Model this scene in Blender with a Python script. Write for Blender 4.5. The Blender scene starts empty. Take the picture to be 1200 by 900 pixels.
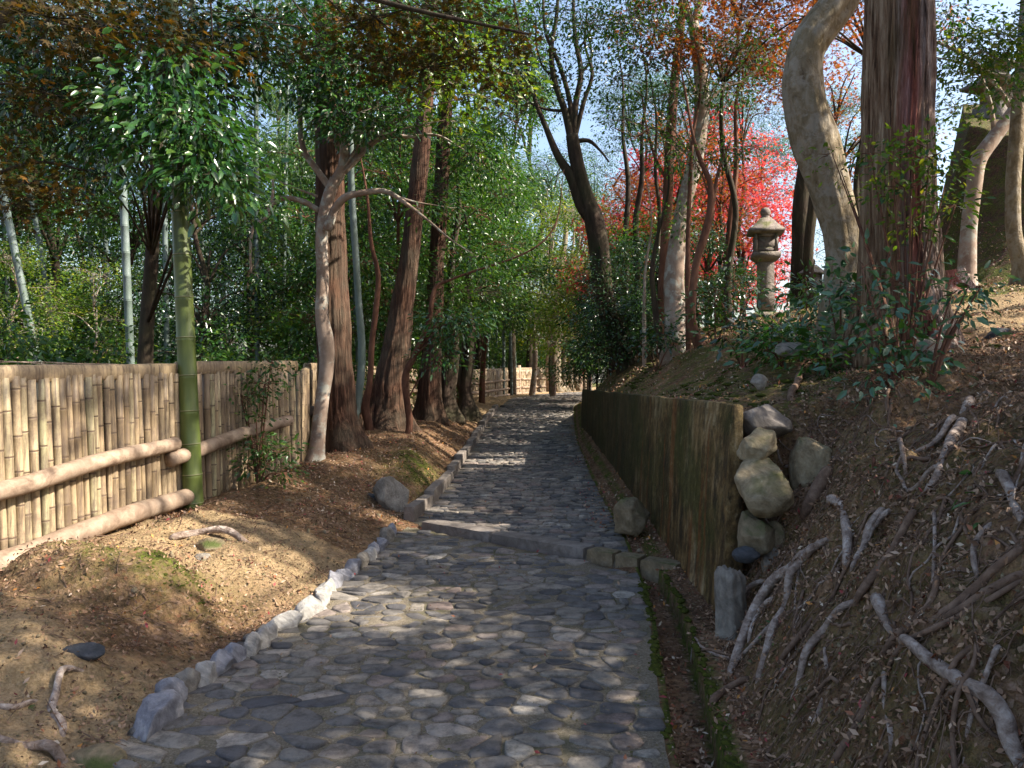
import bpy, math, random
import numpy as np
from mathutils import Vector, noise as mnoise
R = np.random.RandomState
C = bpy.context.scene.collection
rad = math.radians
# ------------------------------------------------------------------ camera, sky, sun, exposure
EYE = 1.55; F = 900.0; V0 = 430.0
cam_d = bpy.data.cameras.new('camera'); cam = bpy.data.objects.new('camera', cam_d); C.objects.link(cam)
cam.location = (0, 0, EYE); cam.rotation_euler = (rad(90), 0, 0)
cam_d.sensor_fit = 'HORIZONTAL'; cam_d.sensor_width = 36; cam_d.lens = 36 * F / 1200
cam_d.shift_y = -(450 - V0) / 1200.0
cam_d.clip_start = 0.05; cam_d.clip_end = 600
sc = bpy.context.scene; sc.camera = cam
SUN_EL = rad(41); SUN_AZ = rad(-9)      # azimuth measured from +x towards +y
SUN = np.array([math.cos(SUN_EL)*math.cos(SUN_AZ), math.cos(SUN_EL)*math.sin(SUN_AZ), math.sin(SUN_EL)])
w = bpy.data.worlds.new('World'); sc.world = w; w.use_nodes = True
nt = w.node_tree; nt.nodes.clear()
sky = nt.nodes.new('ShaderNodeTexSky'); sky.sky_type = 'NISHITA'; sky.sun_disc = False
sky.sun_elevation = SUN_EL; sky.sun_rotation = math.pi/2 - SUN_AZ
sky.air_density = 1.0; sky.dust_density = 3.0; sky.ozone_density = 1.0
bg = nt.nodes.new('ShaderNodeBackground'); bg.inputs[1].default_value = 0.125
wo = nt.nodes.new('ShaderNodeOutputWorld'); nt.links.new(sky.outputs[0], bg.inputs[0]); nt.links.new(bg.outputs[0], wo.inputs[0])
sd = bpy.data.lights.new('sun', 'SUN'); so = bpy.data.objects.new('sun', sd); C.objects.link(so)
sd.energy = 4.8; sd.angle = rad(0.55); sd.color = (1.0, 0.91, 0.78)
so.rotation_euler = Vector(SUN.tolist()).to_track_quat('Z', 'Y').to_euler(); so.location = (12, -4, 16)
sc.view_settings.view_transform = 'Standard'; sc.view_settings.look = 'None'
sc.view_settings.exposure = 1.5; sc.view_settings.gamma = 1; sc.view_settings.use_curve_mapping = False
cy = sc.cycles
cy.use_denoising = True; cy.max_bounces = 6; cy.diffuse_bounces = 3; cy.glossy_bounces = 2; cy.transmission_bounces = 3
cy.transparent_max_bounces = 4; cy.caustics_reflective = False; cy.caustics_refractive = False
cy.sample_clamp_indirect = 4.0
try: cy.denoiser = 'OPENIMAGEDENOISE'; cy.denoising_prefilter = 'ACCURATE'
except Exception: pass

def P(u, v, Y):
    return np.array([(u-600)/F*Y, Y, EYE-(v-V0)/F*Y])

# ------------------------------------------------------------------ noise
def _h(ix, iy, iz, s):
    n = (ix.astype(np.int64)*374761393 + iy.astype(np.int64)*668265263 + iz.astype(np.int64)*2147483647 + s*1274126177) & 0xffffffff
    n = ((n ^ (n >> 13)) * 1274126177) & 0xffffffff
    n = (n ^ (n >> 16)) & 0xffffffff
    return n / 4294967295.0
def vnoise(p, s=0):
    p = np.asarray(p, float); i = np.floor(p).astype(np.int64); f = p - i; f = f*f*(3-2*f)
    x, y, z = i[..., 0], i[..., 1], i[..., 2]; fx, fy, fz = f[..., 0], f[..., 1], f[..., 2]
    def L(a, b, t): return a+(b-a)*t
    c = lambda dx, dy, dz: _h(x+dx, y+dy, z+dz, s)
    return L(L(L(c(0,0,0), c(1,0,0), fx), L(c(0,1,0), c(1,1,0), fx), fy), L(L(c(0,0,1), c(1,0,1), fx), L(c(0,1,1), c(1,1,1), fx), fy), fz)*2-1
def fbm(p, s=0, o=4, g=0.5):
    p = np.asarray(p, float); t = 0; a = 1; n = 0
    for k in range(o):
        t = t + a*vnoise(p*(2.03**k)+k*7.7, s+k*31); n += a; a *= g
    return t/n

# ------------------------------------------------------------------ mesh building
class MB:
    def __init__(s): s.v = []; s.n = 0; s.q = []; s.t = []; s.aq = []; s.at = []
    def add(s, verts, quads=None, tris=None, val=0.5):
        verts = np.asarray(verts, float).reshape(-1, 3)
        if quads is not None and len(quads):
            q = np.asarray(quads, np.int64).reshape(-1, 4)+s.n; s.q.append(q)
            s.aq.append(np.broadcast_to(val if np.ndim(val) == 0 else np.asarray(val)[:len(q)], (len(q),)))
        if tris is not None and len(tris):
            t = np.asarray(tris, np.int64).reshape(-1, 3)+s.n; s.t.append(t)
            s.at.append(np.broadcast_to(val if np.ndim(val) == 0 else np.asarray(val)[:len(t)], (len(t),)))
        s.v.append(verts); s.n += len(verts)
    def build(s, name, mat, parent=None, smooth=True):
        v = np.concatenate(s.v).astype(np.float32)
        q = np.concatenate(s.q) if s.q else np.zeros((0, 4), np.int64); t = np.concatenate(s.t) if s.t else np.zeros((0, 3), np.int64)
        a = np.concatenate(s.aq+s.at).astype(np.float32)
        me = bpy.data.meshes.new(name)
        me.vertices.add(len(v)); me.vertices.foreach_set('co', v.ravel())
        nl = len(q)*4+len(t)*3; me.loops.add(nl)
        me.loops.foreach_set('vertex_index', np.concatenate([q.ravel(), t.ravel()]).astype(np.int32))
        me.polygons.add(len(q)+len(t))
        st = np.concatenate([np.arange(len(q))*4, len(q)*4+np.arange(len(t))*3]).astype(np.int32)
        me.polygons.foreach_set('loop_start', st)
        me.polygons.foreach_set('loop_total', np.concatenate([np.full(len(q), 4), np.full(len(t), 3)]).astype(np.int32))
        me.update(calc_edges=True)
        at = me.attributes.new('rnd', 'FLOAT', 'FACE'); at.data.foreach_set('value', a)
        if smooth: me.polygons.foreach_set('use_smooth', np.ones(len(q)+len(t), bool))
        me.validate(); me.materials.append(mat)
        o = bpy.data.objects.new(name, me); C.objects.link(o)
        if parent is not None: o.parent = parent
        return o

def smoothline(pts, rr, n):
    pts = np.asarray(pts, float); rr = np.asarray(rr, float)
    if len(pts) < 3:
        t = np.linspace(0, 1, max(n, 2))[:, None]; return pts[0]*(1-t)+pts[-1]*t, rr[0]*(1-t[:, 0])+rr[-1]*t[:, 0]
    d = np.concatenate([[0], np.cumsum(np.linalg.norm(np.diff(pts, axis=0), axis=1))]); s = np.linspace(0, d[-1], n)
    out = np.zeros((n, 3)); m = np.gradient(pts, d, axis=0)
    k = np.clip(np.searchsorted(d, s, 'right')-1, 0, len(pts)-2); h = d[k+1]-d[k]; t = ((s-d[k])/h)[:, None]; h = h[:, None]
    out = (2*t**3-3*t**2+1)*pts[k]+(t**3-2*t**2+t)*h*m[k]+(-2*t**3+3*t**2)*pts[k+1]+(t**3-t**2)*h*m[k+1]
    return out, np.interp(s, d, rr)

def tube(mb, pts, rr, seg=8, n=None, val=0.5, disp=None, cap=True, sm=True, ecc=None):
    pts = np.asarray(pts, float)
    if n is None: n = max(3, len(pts)*2)
    if sm: c, r = smoothline(pts, rr, n)
    else: c, r = pts, np.asarray(rr, float); n = len(c)
    T = np.gradient(c, axis=0); T /= np.linalg.norm(T, axis=1)[:, None]+1e-9
    ref = np.array([0, 1.0, 0]) if abs(T[:, 1]).mean() < 0.8 else np.array([1.0, 0, 0])
    U = np.cross(T, ref); U /= np.linalg.norm(U, axis=1)[:, None]+1e-9; W = np.cross(T, U)
    a = np.arange(seg)/seg*2*np.pi
    ca, sa = np.cos(a), np.sin(a)
    R_ = r[:, None]*np.ones(seg)
    if disp is not None: R_ = disp(R_, c, a)
    v = c[:, None]+(U[:, None]*ca[None, :, None]+W[:, None]*sa[None, :, None]*(ecc or 1))*R_[..., None]
    i = np.arange(n-1)[:, None]*seg; j = np.arange(seg)[None]; j2 = (j+1) % seg
    q = np.stack([i+j, i+j2, i+seg+j2, i+seg+j], -1).reshape(-1, 4)
    v = v.reshape(-1, 3); tr = []
    if cap:
        b = len(v); v = np.concatenate([v, c[:1], c[-1:]])
        for k in range(seg):
            tr.append((b, (k+1) % seg, k)); tr.append((b+1, (n-1)*seg+k, (n-1)*seg+(k+1) % seg))
    mb.add(v, q, tr, val)

def box(mb, lo, hi, rot=None, org=None, val=0.5):
    x0, y0, z0 = lo; x1, y1, z1 = hi
    v = np.array([(x0,y0,z0),(x1,y0,z0),(x1,y1,z0),(x0,y1,z0),(x0,y0,z1),(x1,y0,z1),(x1,y1,z1),(x0,y1,z1)], float)
    if rot is not None:
        c, s = math.cos(rot), math.sin(rot); v[:, :2] = v[:, :2] @ np.array([[c, s], [-s, c]])
    if org is not None: v = v+np.asarray(org)
    mb.add(v, [(0,3,2,1),(4,5,6,7),(0,1,5,4),(1,2,6,5),(2,3,7,6),(3,0,4,7)], val=val)

# ------------------------------------------------------------------ tagging
def tag(o, label, cat, group=None, kind=None):
    if label: o['label'] = label
    if cat: o['category'] = cat
    if group: o['group'] = group
    if kind: o['kind'] = kind
    return o
def thing(name, label, cat, loc=(0, 0, 0), group=None, rz=0):
    o = bpy.data.objects.new(name, None); C.objects.link(o); o.location = [float(a) for a in loc]; o.rotation_euler = (0, 0, rz)
    o.empty_display_size = 0.1
    return tag(o, label, cat, group)
def dup(root, loc, rz=0, s=1.0, label=None, group=None, sz=None, mats=None):
    r = root.copy(); C.objects.link(r); r.location = [float(a) for a in loc]; r.rotation_euler = (0, 0, rz); r.scale = (s, s, sz or s)
    if label: r['label'] = label
    if group: r['group'] = group
    for ch in list(root.children):
        c = ch.copy(); C.objects.link(c); c.parent = r
        for g in ch.children:
            d = g.copy(); C.objects.link(d); d.parent = c
    return r
ORD = ['first','second','third','fourth','fifth','sixth','seventh','eighth','ninth','tenth','eleventh','twelfth','thirteenth','fourteenth','fifteenth','sixteenth','seventeenth','eighteenth','nineteenth','twentieth','twenty-first','twenty-second','twenty-third','twenty-fourth','twenty-fifth']


# ------------------------------------------------------------------ materials
class NT:
    def __init__(s, name):
        s.m = bpy.data.materials.new(name); s.m.use_nodes = True; s.t = s.m.node_tree; s.t.nodes.clear()
        s.out = s.n('ShaderNodeOutputMaterial'); s.b = s.n('ShaderNodeBsdfPrincipled'); s.l(s.b.outputs[0], s.out.inputs[0])
        s.co = s.n('ShaderNodeTexCoord').outputs['Object']
    def n(s, k, **kw):
        o = s.t.nodes.new(k)
        for a, b in kw.items(): setattr(o, a, b)
        return o
    def l(s, a, b): s.t.links.new(a, b)
    def mp(s, sc, co=None):
        m = s.n('ShaderNodeMapping'); m.inputs['Scale'].default_value = sc; s.l(co or s.co, m.inputs[0]); return m.outputs[0]
    def noise(s, scale, co=None, detail=5, rough=0.6, dist=0):
        o = s.n('ShaderNodeTexNoise'); o.inputs['Scale'].default_value = scale; o.inputs['Detail'].default_value = detail
        o.inputs['Roughness'].default_value = rough; o.inputs['Distortion'].default_value = dist; s.l(co or s.co, o.inputs[0]); return o.outputs[0]
    def voro(s, scale, co=None, feature='F1', out='Distance', rnd=1):
        o = s.n('ShaderNodeTexVoronoi', feature=feature); o.inputs['Scale'].default_value = scale; o.inputs['Randomness'].default_value = rnd; s.l(co or s.co, o.inputs[0]); return o.outputs[out]
    def ramp(s, f, stops, interp='LINEAR'):
        o = s.n('ShaderNodeValToRGB'); e = o.color_ramp.elements; o.color_ramp.interpolation = interp
        while len(e) < len(stops): e.new(0.5)
        for el, (p, c) in zip(e, stops):
            el.position = p; el.color = (*c, 1) if not np.isscalar(c) else (c, c, c, 1)
        s.l(f, o.inputs[0]); return o.outputs[0]
    def mix(s, f, a, b, mode='MIX'):
        o = s.n('ShaderNodeMix', data_type='RGBA', blend_type=mode)
        for sock, v in ((o.inputs[0], f), (o.inputs[6], a), (o.inputs[7], b)):
            if hasattr(v, 'links') or hasattr(v, 'is_linked'): s.l(v, sock)
            elif np.isscalar(v): sock.default_value = v
            else: sock.default_value = (*v, 1)
        return o.outputs[2]
    def math(s, op, a, b=0.5):
        o = s.n('ShaderNodeMath', operation=op)
        for sock, v in ((o.inputs[0], a), (o.inputs[1], b)):
            if hasattr(v, 'is_linked'): s.l(v, sock)
            else: sock.default_value = v
        return o.outputs[0]
    def attr(s, name):
        o = s.n('ShaderNodeAttribute'); o.attribute_name = name; return o.outputs['Fac']
    def bump(s, h, st=0.5, dist=0.02, prev=None):
        o = s.n('ShaderNodeBump'); o.inputs['Strength'].default_value = st; o.inputs['Distance'].default_value = dist
        s.l(h, o.inputs['Height'])
        if prev is not None: s.l(prev, o.inputs['Normal'])
        return o.outputs[0]
    def fin(s, col=None, rough=0.8, nrm=None, spec=0.3):
        if col is not None:
            if hasattr(col, 'is_linked'): s.l(col, s.b.inputs['Base Color'])
            else: s.b.inputs['Base Color'].default_value = (*col, 1)
        if hasattr(rough, 'is_linked'): s.l(rough, s.b.inputs['Roughness'])
        else: s.b.inputs['Roughness'].default_value = rough
        s.b.inputs['Specular IOR Level'].default_value = spec
        if nrm is not None: s.l(nrm, s.b.inputs['Normal'])
        return s.m

def m_leaf(name, a, b, rough=0.4, trans=0.35, spec=0.5, c=None, hue=True):
    t = NT(name); r = t.attr('rnd')
    stops = [(0.0, a), (0.75, b)] + ([(1.0, c)] if c else [])
    col = t.ramp(r, stops)
    big = t.noise(1.3, detail=2)
    col = t.mix(t.math('MULTIPLY', t.math('SUBTRACT', big, 0.35), 1.3), t.mix(0.5, col, a), col)
    t.fin(col, rough, spec=spec)
    tr = t.n('ShaderNodeBsdfTranslucent')
    tc = t.mix(1.0, col, (1.6, 1.5, 0.7), 'MULTIPLY'); t.l(tc, tr.inputs[0])
    mx = t.n('ShaderNodeMixShader'); mx.inputs[0].default_value = trans
    t.l(t.b.outputs[0], mx.inputs[1]); t.l(tr.outputs[0], mx.inputs[2]); t.l(mx.outputs[0], t.out.inputs[0])
    return t.m

def m_bark(name, cols, sx=14, sz=1.6, bs=0.8, rough=0.9, lichen=None, dist=0.03):
    t = NT(name)
    n1 = t.noise(1.0, t.mp((sx, sx, sz)), 7, 0.65, 0.4)
    n2 = t.noise(2.2, detail=3)
    col = t.ramp(n1, [(0.3, cols[0]), (0.5, cols[1]), (0.68, cols[2])])
    col = t.mix(t.ramp(n2, [(0.4, 0.0), (0.65, 1.0)]), col, t.mix(0.55, col, cols[3] if len(cols) > 3 else cols[1]))
    if lichen:
        col = t.mix(t.ramp(t.noise(7, detail=6, rough=0.7), [(0.5, 0.0), (0.6, 1.0)]), col, lichen)
    fine = t.noise(60, detail=3)
    nb = t.bump(n1, bs, dist); nb = t.bump(fine, 0.3, 0.004, nb)
    return t.fin(col, rough, nb, 0.2)

def m_rock(name, a, b, c, moss=None, scale=6, rough=0.75):
    t = NT(name); n1 = t.noise(scale, detail=9, rough=0.75, dist=.6); n2 = t.noise(scale*5, detail=5)
    col = t.ramp(n1, [(0.32, a), (0.52, b), (0.7, c)])
    col = t.mix(t.ramp(n2, [(0.35, 0.0), (0.7, 0.5)]), col, t.mix(0.5, col, (0.02, 0.02, 0.02)))
    if moss:
        geo = t.n('ShaderNodeNewGeometry'); sep = t.n('ShaderNodeSeparateXYZ'); t.l(geo.outputs['Normal'], sep.inputs[0])
        f = t.math('MULTIPLY', t.ramp(t.noise(4, detail=5), [(0.45, 0.0), (0.6, 1.0)]), t.ramp(sep.outputs[2], [(0.2, 0.0), (0.8, 1.0)]))
        col = t.mix(f, col, moss)
    nb = t.bump(n1, 0.9, 0.035); nb = t.bump(n2, 0.6, 0.008, nb)
    return t.fin(col, rough, nb, 0.3)

M = {}
M['bark_cedar'] = m_bark('cedar bark', [(0.012, 0.007, 0.005), (0.07, 0.034, 0.022), (0.17, 0.09, 0.055), (0.12, 0.1, 0.07)], 26, 1.9, 1.0, dist=0.06)
M['bark_cedar_grey'] = None
M['bark_grey'] = m_bark('smooth grey bark', [(0.16, 0.11, 0.085), (0.3, 0.22, 0.17), (0.42, 0.34, 0.28), (0.2, 0.15, 0.11)], 5, 3.5, 0.35, lichen=(0.36, 0.35, 0.3), dist=0.01)
M['bark_pale'] = m_bark('pale flaking bark', [(0.1, 0.07, 0.04), (0.24, 0.19, 0.125), (0.36, 0.31, 0.24), (0.2, 0.16, 0.09)], 14, 7, 0.9, lichen=(0.3, 0.26, 0.2), dist=0.04)
M['bark_dark'] = m_bark('dark bark', [(0.012, 0.009, 0.007), (0.045, 0.03, 0.022), (0.09, 0.062, 0.045), (0.04, 0.045, 0.02)], 10, 3, 0.9)
M['bark_brown'] = m_bark('reddish brown bark', [(0.04, 0.018, 0.012), (0.13, 0.06, 0.038), (0.22, 0.11, 0.07)], 12, 3, 0.6)
M['root'] = m_bark('weathered root wood', [(0.1, 0.065, 0.048), (0.32, 0.25, 0.205), (0.54, 0.46, 0.4), (0.16, 0.1, 0.065)], 22, 30, 1.0, dist=0.02)
M['root_brown'] = m_bark('brown root bark', [(0.05, 0.03, 0.02), (0.15, 0.095, 0.065), (0.25, 0.17, 0.12)], 18, 18, 0.7, dist=0.01)
M['culm_pale'] = m_bark('pale dusty bamboo', [(0.08, 0.11, 0.1), (0.14, 0.18, 0.17), (0.23, 0.27, 0.27), (0.07, 0.1, 0.06)], 4, 1.5, 0.1, 0.5)
M['rock'] = m_rock('grey rock', (0.12, 0.1, 0.08), (0.27, 0.24, 0.2), (0.42, 0.39, 0.33))
M['rock_moss'] = m_rock('ochre rock', (0.1, 0.08, 0.045), (0.26, 0.2, 0.12), (0.38, 0.32, 0.22), (0.07, 0.09, 0.02))
M['rock_dark'] = m_rock('dark rock', (0.03, 0.035, 0.04), (0.07, 0.075, 0.085), (0.13, 0.13, 0.14))
M['rock_blue'] = m_rock('blue grey rock', (0.13, 0.13, 0.15), (0.27, 0.27, 0.3), (0.48, 0.47, 0.47))
M['rock_white'] = m_rock('pale rock', (0.2, 0.19, 0.18), (0.42, 0.4, 0.37), (0.66, 0.63, 0.59))
M['rock_tan'] = m_rock('tan boulder', (0.17, 0.12, 0.065), (0.36, 0.29, 0.18), (0.52, 0.45, 0.32), (0.1, 0.1, 0.03), scale=7)
M['kerb'] = m_rock('kerb stone', (0.12, 0.1, 0.085), (0.22, 0.19, 0.165), (0.34, 0.3, 0.27), scale=4)
M['lantern'] = m_rock('weathered granite', (0.12, 0.1, 0.09), (0.25, 0.21, 0.18), (0.36, 0.31, 0.27), (0.12, 0.12, 0.05), scale=9)
M['wood_post'] = m_bark('sawn brown wood', [(0.05, 0.02, 0.012), (0.16, 0.065, 0.035), (0.25, 0.12, 0.07)], 16, 2, 0.5)
M['green'] = m_leaf('green leaf', (0.018, 0.06, 0.012), (0.055, 0.15, 0.02), 0.33, 0.38, 0.6, (0.17, 0.26, 0.03))
M['green_dark'] = m_leaf('dark glossy leaf', (0.010, 0.035, 0.012), (0.03, 0.085, 0.022), 0.27, 0.25, 0.8, (0.07, 0.15, 0.02))
M['green_gloss'] = m_leaf('glossy camellia leaf', (0.02, 0.075, 0.018), (0.06, 0.17, 0.035), 0.24, 0.3, 1.0, (0.14, 0.24, 0.04))
M['green_yellow'] = m_leaf('yellow green leaf', (0.06, 0.13, 0.015), (0.17, 0.26, 0.03), 0.45, 0.45, 0.4, (0.4, 0.36, 0.04))
M['green_blue'] = m_leaf('blue green leaf', (0.03, 0.09, 0.05), (0.09, 0.2, 0.12), 0.32, 0.25, 0.6, (0.16, 0.3, 0.17))
M['bamboo_leaf'] = m_leaf('bamboo leaf', (0.05, 0.11, 0.04), (0.13, 0.23, 0.08), 0.45, 0.45, 0.4, (0.25, 0.33, 0.1))
M['bronze'] = m_leaf('bronze maple leaf', (0.03, 0.035, 0.008), (0.11, 0.06, 0.012), 0.5, 0.4, 0.3, (0.3, 0.13, 0.02))
M['red'] = m_leaf('crimson maple leaf', (0.32, 0.02, 0.045), (0.6, 0.08, 0.13), 0.5, 0.48, 0.3, (0.5, 0.2, 0.1))
M['orange'] = m_leaf('orange maple leaf', (0.12, 0.03, 0.01), (0.3, 0.085, 0.018), 0.5, 0.5, 0.3, (0.09, 0.14, 0.02))

# ground
def m_ground():
    t = NT('forest soil and litter'); moss = t.attr('moss'); sand = t.attr('sand'); dark = t.attr('dark')
    n1 = t.noise(3, detail=8, rough=0.65); n2 = t.noise(30, detail=5, rough=0.7)
    col = t.ramp(n1, [(0.3, (0.07, 0.036, 0.018)), (0.5, (0.21, 0.12, 0.063)), (0.7, (0.36, 0.225, 0.125))])
    v = t.voro(42, t.mp((1, 1.3, 1)), out='Color'); sepc = t.n('ShaderNodeSeparateColor'); t.l(v, sepc.inputs[0])
    lit = t.ramp(sepc.outputs[0], [(0, (0.05, 0.03, 0.02)), (0.35, (0.13, 0.075, 0.045)), (0.6, (0.24, 0.15, 0.1)), (0.8, (0.33, 0.22, 0.16)), (0.93, (0.2, 0.06, 0.04)), (1, (0.42, 0.36, 0.3))], 'CONSTANT')
    col = t.mix(t.ramp(n2, [(0.4, 0.0), (0.6, 0.8)]), col, lit)
    sandc = t.ramp(t.noise(50, detail=6, rough=0.75), [(0.3, (0.24, 0.16, 0.085)), (0.6, (0.46, 0.33, 0.19)), (0.8, (0.6, 0.47, 0.31))])
    col = t.mix(sand, col, sandc)
    col = t.mix(dark, col, t.mix(0.7, col, t.ramp(sepc.outputs[1], [(0, (0.02, 0.012, 0.014)), (0.7, (0.055, 0.028, 0.03)), (1, (0.12, 0.05, 0.04))])))
    mc = t.ramp(t.noise(40, detail=4), [(0.35, (0.035, 0.05, 0.01)), (0.65, (0.12, 0.14, 0.02))])
    mf = t.math('MULTIPLY', moss, t.ramp(t.noise(5, detail=6, rough=0.7), [(0.38, 0.0), (0.56, 1.0)]))
    col = t.mix(mf, col, mc)
    nb = t.bump(n2, 1.0, 0.035); nb = t.bump(t.voro(42, t.mp((1, 1.3, 1))), 0.6, 0.015, nb); nb = t.bump(t.noise(140, detail=3), 0.5, 0.006, nb)
    return t.fin(col, 0.93, nb, 0.15)
M['ground'] = m_ground()

# ------------------------------------------------------------------ terrain (lofted cross sections)
ST = {
 -8:  [(-80,0),(-9,.3),(-5.2,.3),(-3.6,.3),(-2.4,.22),(-1.9,.03),(-1.65,0),(.4,0),(.44,0),(.45,-.13),(.6,-.13),(.61,.03),(.75,.05),(1.0,.38),(1.35,.85),(1.7,1.2),(2.1,1.38),(3.2,1.52),(6,1.9),(10,2.4),(80,5)],
 2:   [(-80,0),(-9,.3),(-4.3,.3),(-3.3,.3),(-2.3,.22),(-1.85,.03),(-1.65,0),(.54,0),(.58,0),(.59,-.13),(.74,-.13),(.75,.03),(.9,.05),(1.13,.38),(1.48,.85),(1.83,1.2),(2.2,1.38),(3.2,1.52),(6,1.9),(10,2.4),(80,5)],
 3.1: [(-80,0),(-9,.3),(-3.8,.25),(-2.9,.27),(-2.15,.2),(-1.75,.02),(-1.6,0),(.62,0),(.66,0),(.67,-.13),(.84,-.13),(.85,.03),(1.0,.05),(1.25,.38),(1.6,.85),(1.95,1.2),(2.3,1.38),(3.2,1.52),(6,1.9),(10,2.4),(80,5)],
 4.4: [(-80,0),(-9,.3),(-3.4,.25),(-2.75,.33),(-2.15,.22),(-1.7,-.03),(-1.5,0),(.8,0),(.84,0),(.85,-.12),(1.02,-.12),(1.03,.02),(1.25,.03),(1.42,.3),(1.62,.65),(1.9,1.0),(2.2,1.27),(3.2,1.5),(6,1.93),(10,2.5),(80,5)],
 4.8: [(-80,0),(-9,.3),(-3.26,.25),(-2.7,.34),(-2.1,.25),(-1.55,-.02),(-1.35,0),(.86,0),(.89,0),(.9,-.12),(1.06,-.12),(1.07,.02),(1.28,.03),(1.44,.3),(1.62,.65),(1.87,1.05),(2.18,1.28),(3.2,1.52),(6,1.95),(10,2.5),(80,5)],
 5.02:[(-80,0),(-9,.3),(-3.2,.26),(-2.65,.34),(-2.05,.25),(-1.5,0),(-1.3,0),(.88,0),(.91,0),(.92,-.12),(1.08,-.12),(1.09,.02),(1.3,.04),(1.39,1.25),(1.62,1.27),(1.9,1.31),(2.25,1.38),(3.2,1.6),(6,1.98),(10,2.5),(80,5)],
 5.7: [(-80,0),(-9,.3),(-3.02,.28),(-2.6,.35),(-2.0,.28),(-1.4,.03),(-1.22,0),(.93,0),(.96,0),(.97,-.1),(1.1,-.1),(1.11,.02),(1.31,.05),(1.39,1.26),(1.65,1.29),(2.0,1.38),(2.45,1.5),(3.3,1.7),(6,2.0),(10,2.5),(80,5)],
 6.6: [(-80,0),(-9,.3),(-2.8,.33),(-2.45,.38),(-1.9,.3),(-1.35,.08),(-1.1,.03),(.97,.05),(1.0,.05),(1.01,.04),(1.12,.05),(1.13,.06),(1.32,.1),(1.39,1.25),(1.7,1.34),(2.1,1.48),(2.6,1.62),(3.5,1.85),(6,2.1),(10,2.9),(80,5)],
 7.7: [(-80,0),(-9,.3),(-2.5,.4),(-2.15,.47),(-1.7,.4),(-1.08,.17),(-.84,.09),(.97,.095),(1.0,.1),(1.02,.1),(1.12,.1),(1.13,.1),(1.32,.2),(1.385,1.24),(1.8,1.42),(2.2,1.58),(2.8,1.8),(3.6,1.95),(6.2,2.3),(10,3.2),(80,6)],
 9.5: [(-80,0),(-9,.3),(-2.4,.5),(-2.0,.62),(-1.35,.57),(-.95,.28),(-.75,.12),(1.0,.13),(1.03,.14),(1.05,.15),(1.15,.2),(1.17,.21),(1.31,.3),(1.375,1.2),(1.9,1.55),(2.3,1.8),(3,2.0),(3.8,2.12),(6.4,2.62),(10,3.6),(80,7)],
 13:  [(-80,0),(-9,.3),(-2.75,.55),(-2.1,.65),(-1.3,.6),(-.8,.39),(-.6,.25),(1.1,.27),(1.12,.28),(1.13,.3),(1.17,.34),(1.18,.35),(1.3,.45),(1.355,1.1),(1.8,1.5),(2.4,1.85),(3.2,2.2),(4.2,2.4),(6.95,2.8),(7.75,5.6),(80,10)],
 14.2:[(-80,0),(-9,.3),(-2.78,.58),(-2.1,.66),(-1.2,.62),(-.75,.42),(-.56,.3),(1.16,.32),(1.2,.33),(1.22,.35),(1.26,.4),(1.28,.42),(1.36,.5),(1.5,1.0),(1.9,1.45),(2.5,1.8),(3.3,2.2),(4.3,2.4),(7.6,2.9),(8.35,6.1),(80,11)],
 16:  [(-80,0),(-9,.3),(-2.6,.6),(-1.9,.66),(-1.1,.62),(-.7,.48),(-.5,.4),(1.28,.42),(1.32,.43),(1.34,.45),(1.38,.5),(1.4,.52),(1.5,.6),(1.8,1.0),(2.2,1.4),(2.9,1.8),(3.7,2.2),(4.6,2.4),(8.5,3.0),(9.4,7.0),(80,12)],
 20:  [(-80,0),(-9,.3),(-2.2,.55),(-1.5,.63),(-.8,.6),(-.45,.54),(-.3,.5),(1.6,.52),(1.64,.53),(1.66,.55),(1.7,.57),(1.72,.58),(1.9,.65),(2.3,.95),(2.8,1.3),(3.5,1.7),(4.4,2.1),(5.4,2.3),(10.6,3.0),(12.6,8),(80,13)],
 24:  [(-80,0),(-9,.3),(-1.75,.5),(-1.2,.58),(-.6,.58),(-.15,.56),(0,.55),(2.3,.57),(2.34,.58),(2.36,.6),(2.4,.61),(2.42,.62),(2.6,.66),(3.0,.9),(3.5,1.2),(4.2,1.6),(5.1,1.9),(6.2,2.1),(13,2.6),(17,6),(80,10)],
 30:  [(-80,0),(-9,.3),(-1.0,.36),(-.4,.42),(.3,.46),(.9,.47),(1.1,.46),(3.8,.47),(3.9,.48),(3.95,.5),(4.0,.52),(4.05,.53),(4.3,.55),(4.8,.8),(5.3,1.0),(6,1.3),(7,1.6),(8.5,1.8),(16,2),(22,4),(80,8)],
 40:  [(-80,0),(-9,.3),(2.2,.3),(3,.33),(3.8,.36),(4.6,.38),(5,.38),(8.5,.38),(8.6,.39),(8.65,.4),(8.7,.4),(8.8,.41),(9.2,.42),(9.8,.5),(10.4,.6),(11.2,.8),(12.4,1.0),(14,1.1),(22,1.5),(30,2),(80,4)],
 60:  [(-80,-.5),(-9,0),(8,.1),(9,.1),(10,.1),(11,.1),(12,.1),(16,.1),(16.1,.1),(16.2,.1),(16.3,.1),(16.4,.1),(17,.1),(18,.2),(19,.3),(20,.4),(22,.5),(24,.6),(30,.8),(40,1),(80,2)],
 260: [(-300,-4),(-90,-4),(80,-4),(90,-4),(100,-4),(101,-4),(102,-4),(106,-4),(107,-4),(108,-4),(109,-4),(110,-4),(117,-4),(118,-4),(119,-4),(120,-4),(122,-4),(124,-4),(130,-4),(140,-4),(300,-4)],
}
SY = np.array(sorted(ST), float); SX = np.array([[p[0] for p in ST[k]] for k in sorted(ST)], float); SZ = np.array([[p[1] for p in ST[k]] for k in sorted(ST)], float)
NC = SX.shape[1]
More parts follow.
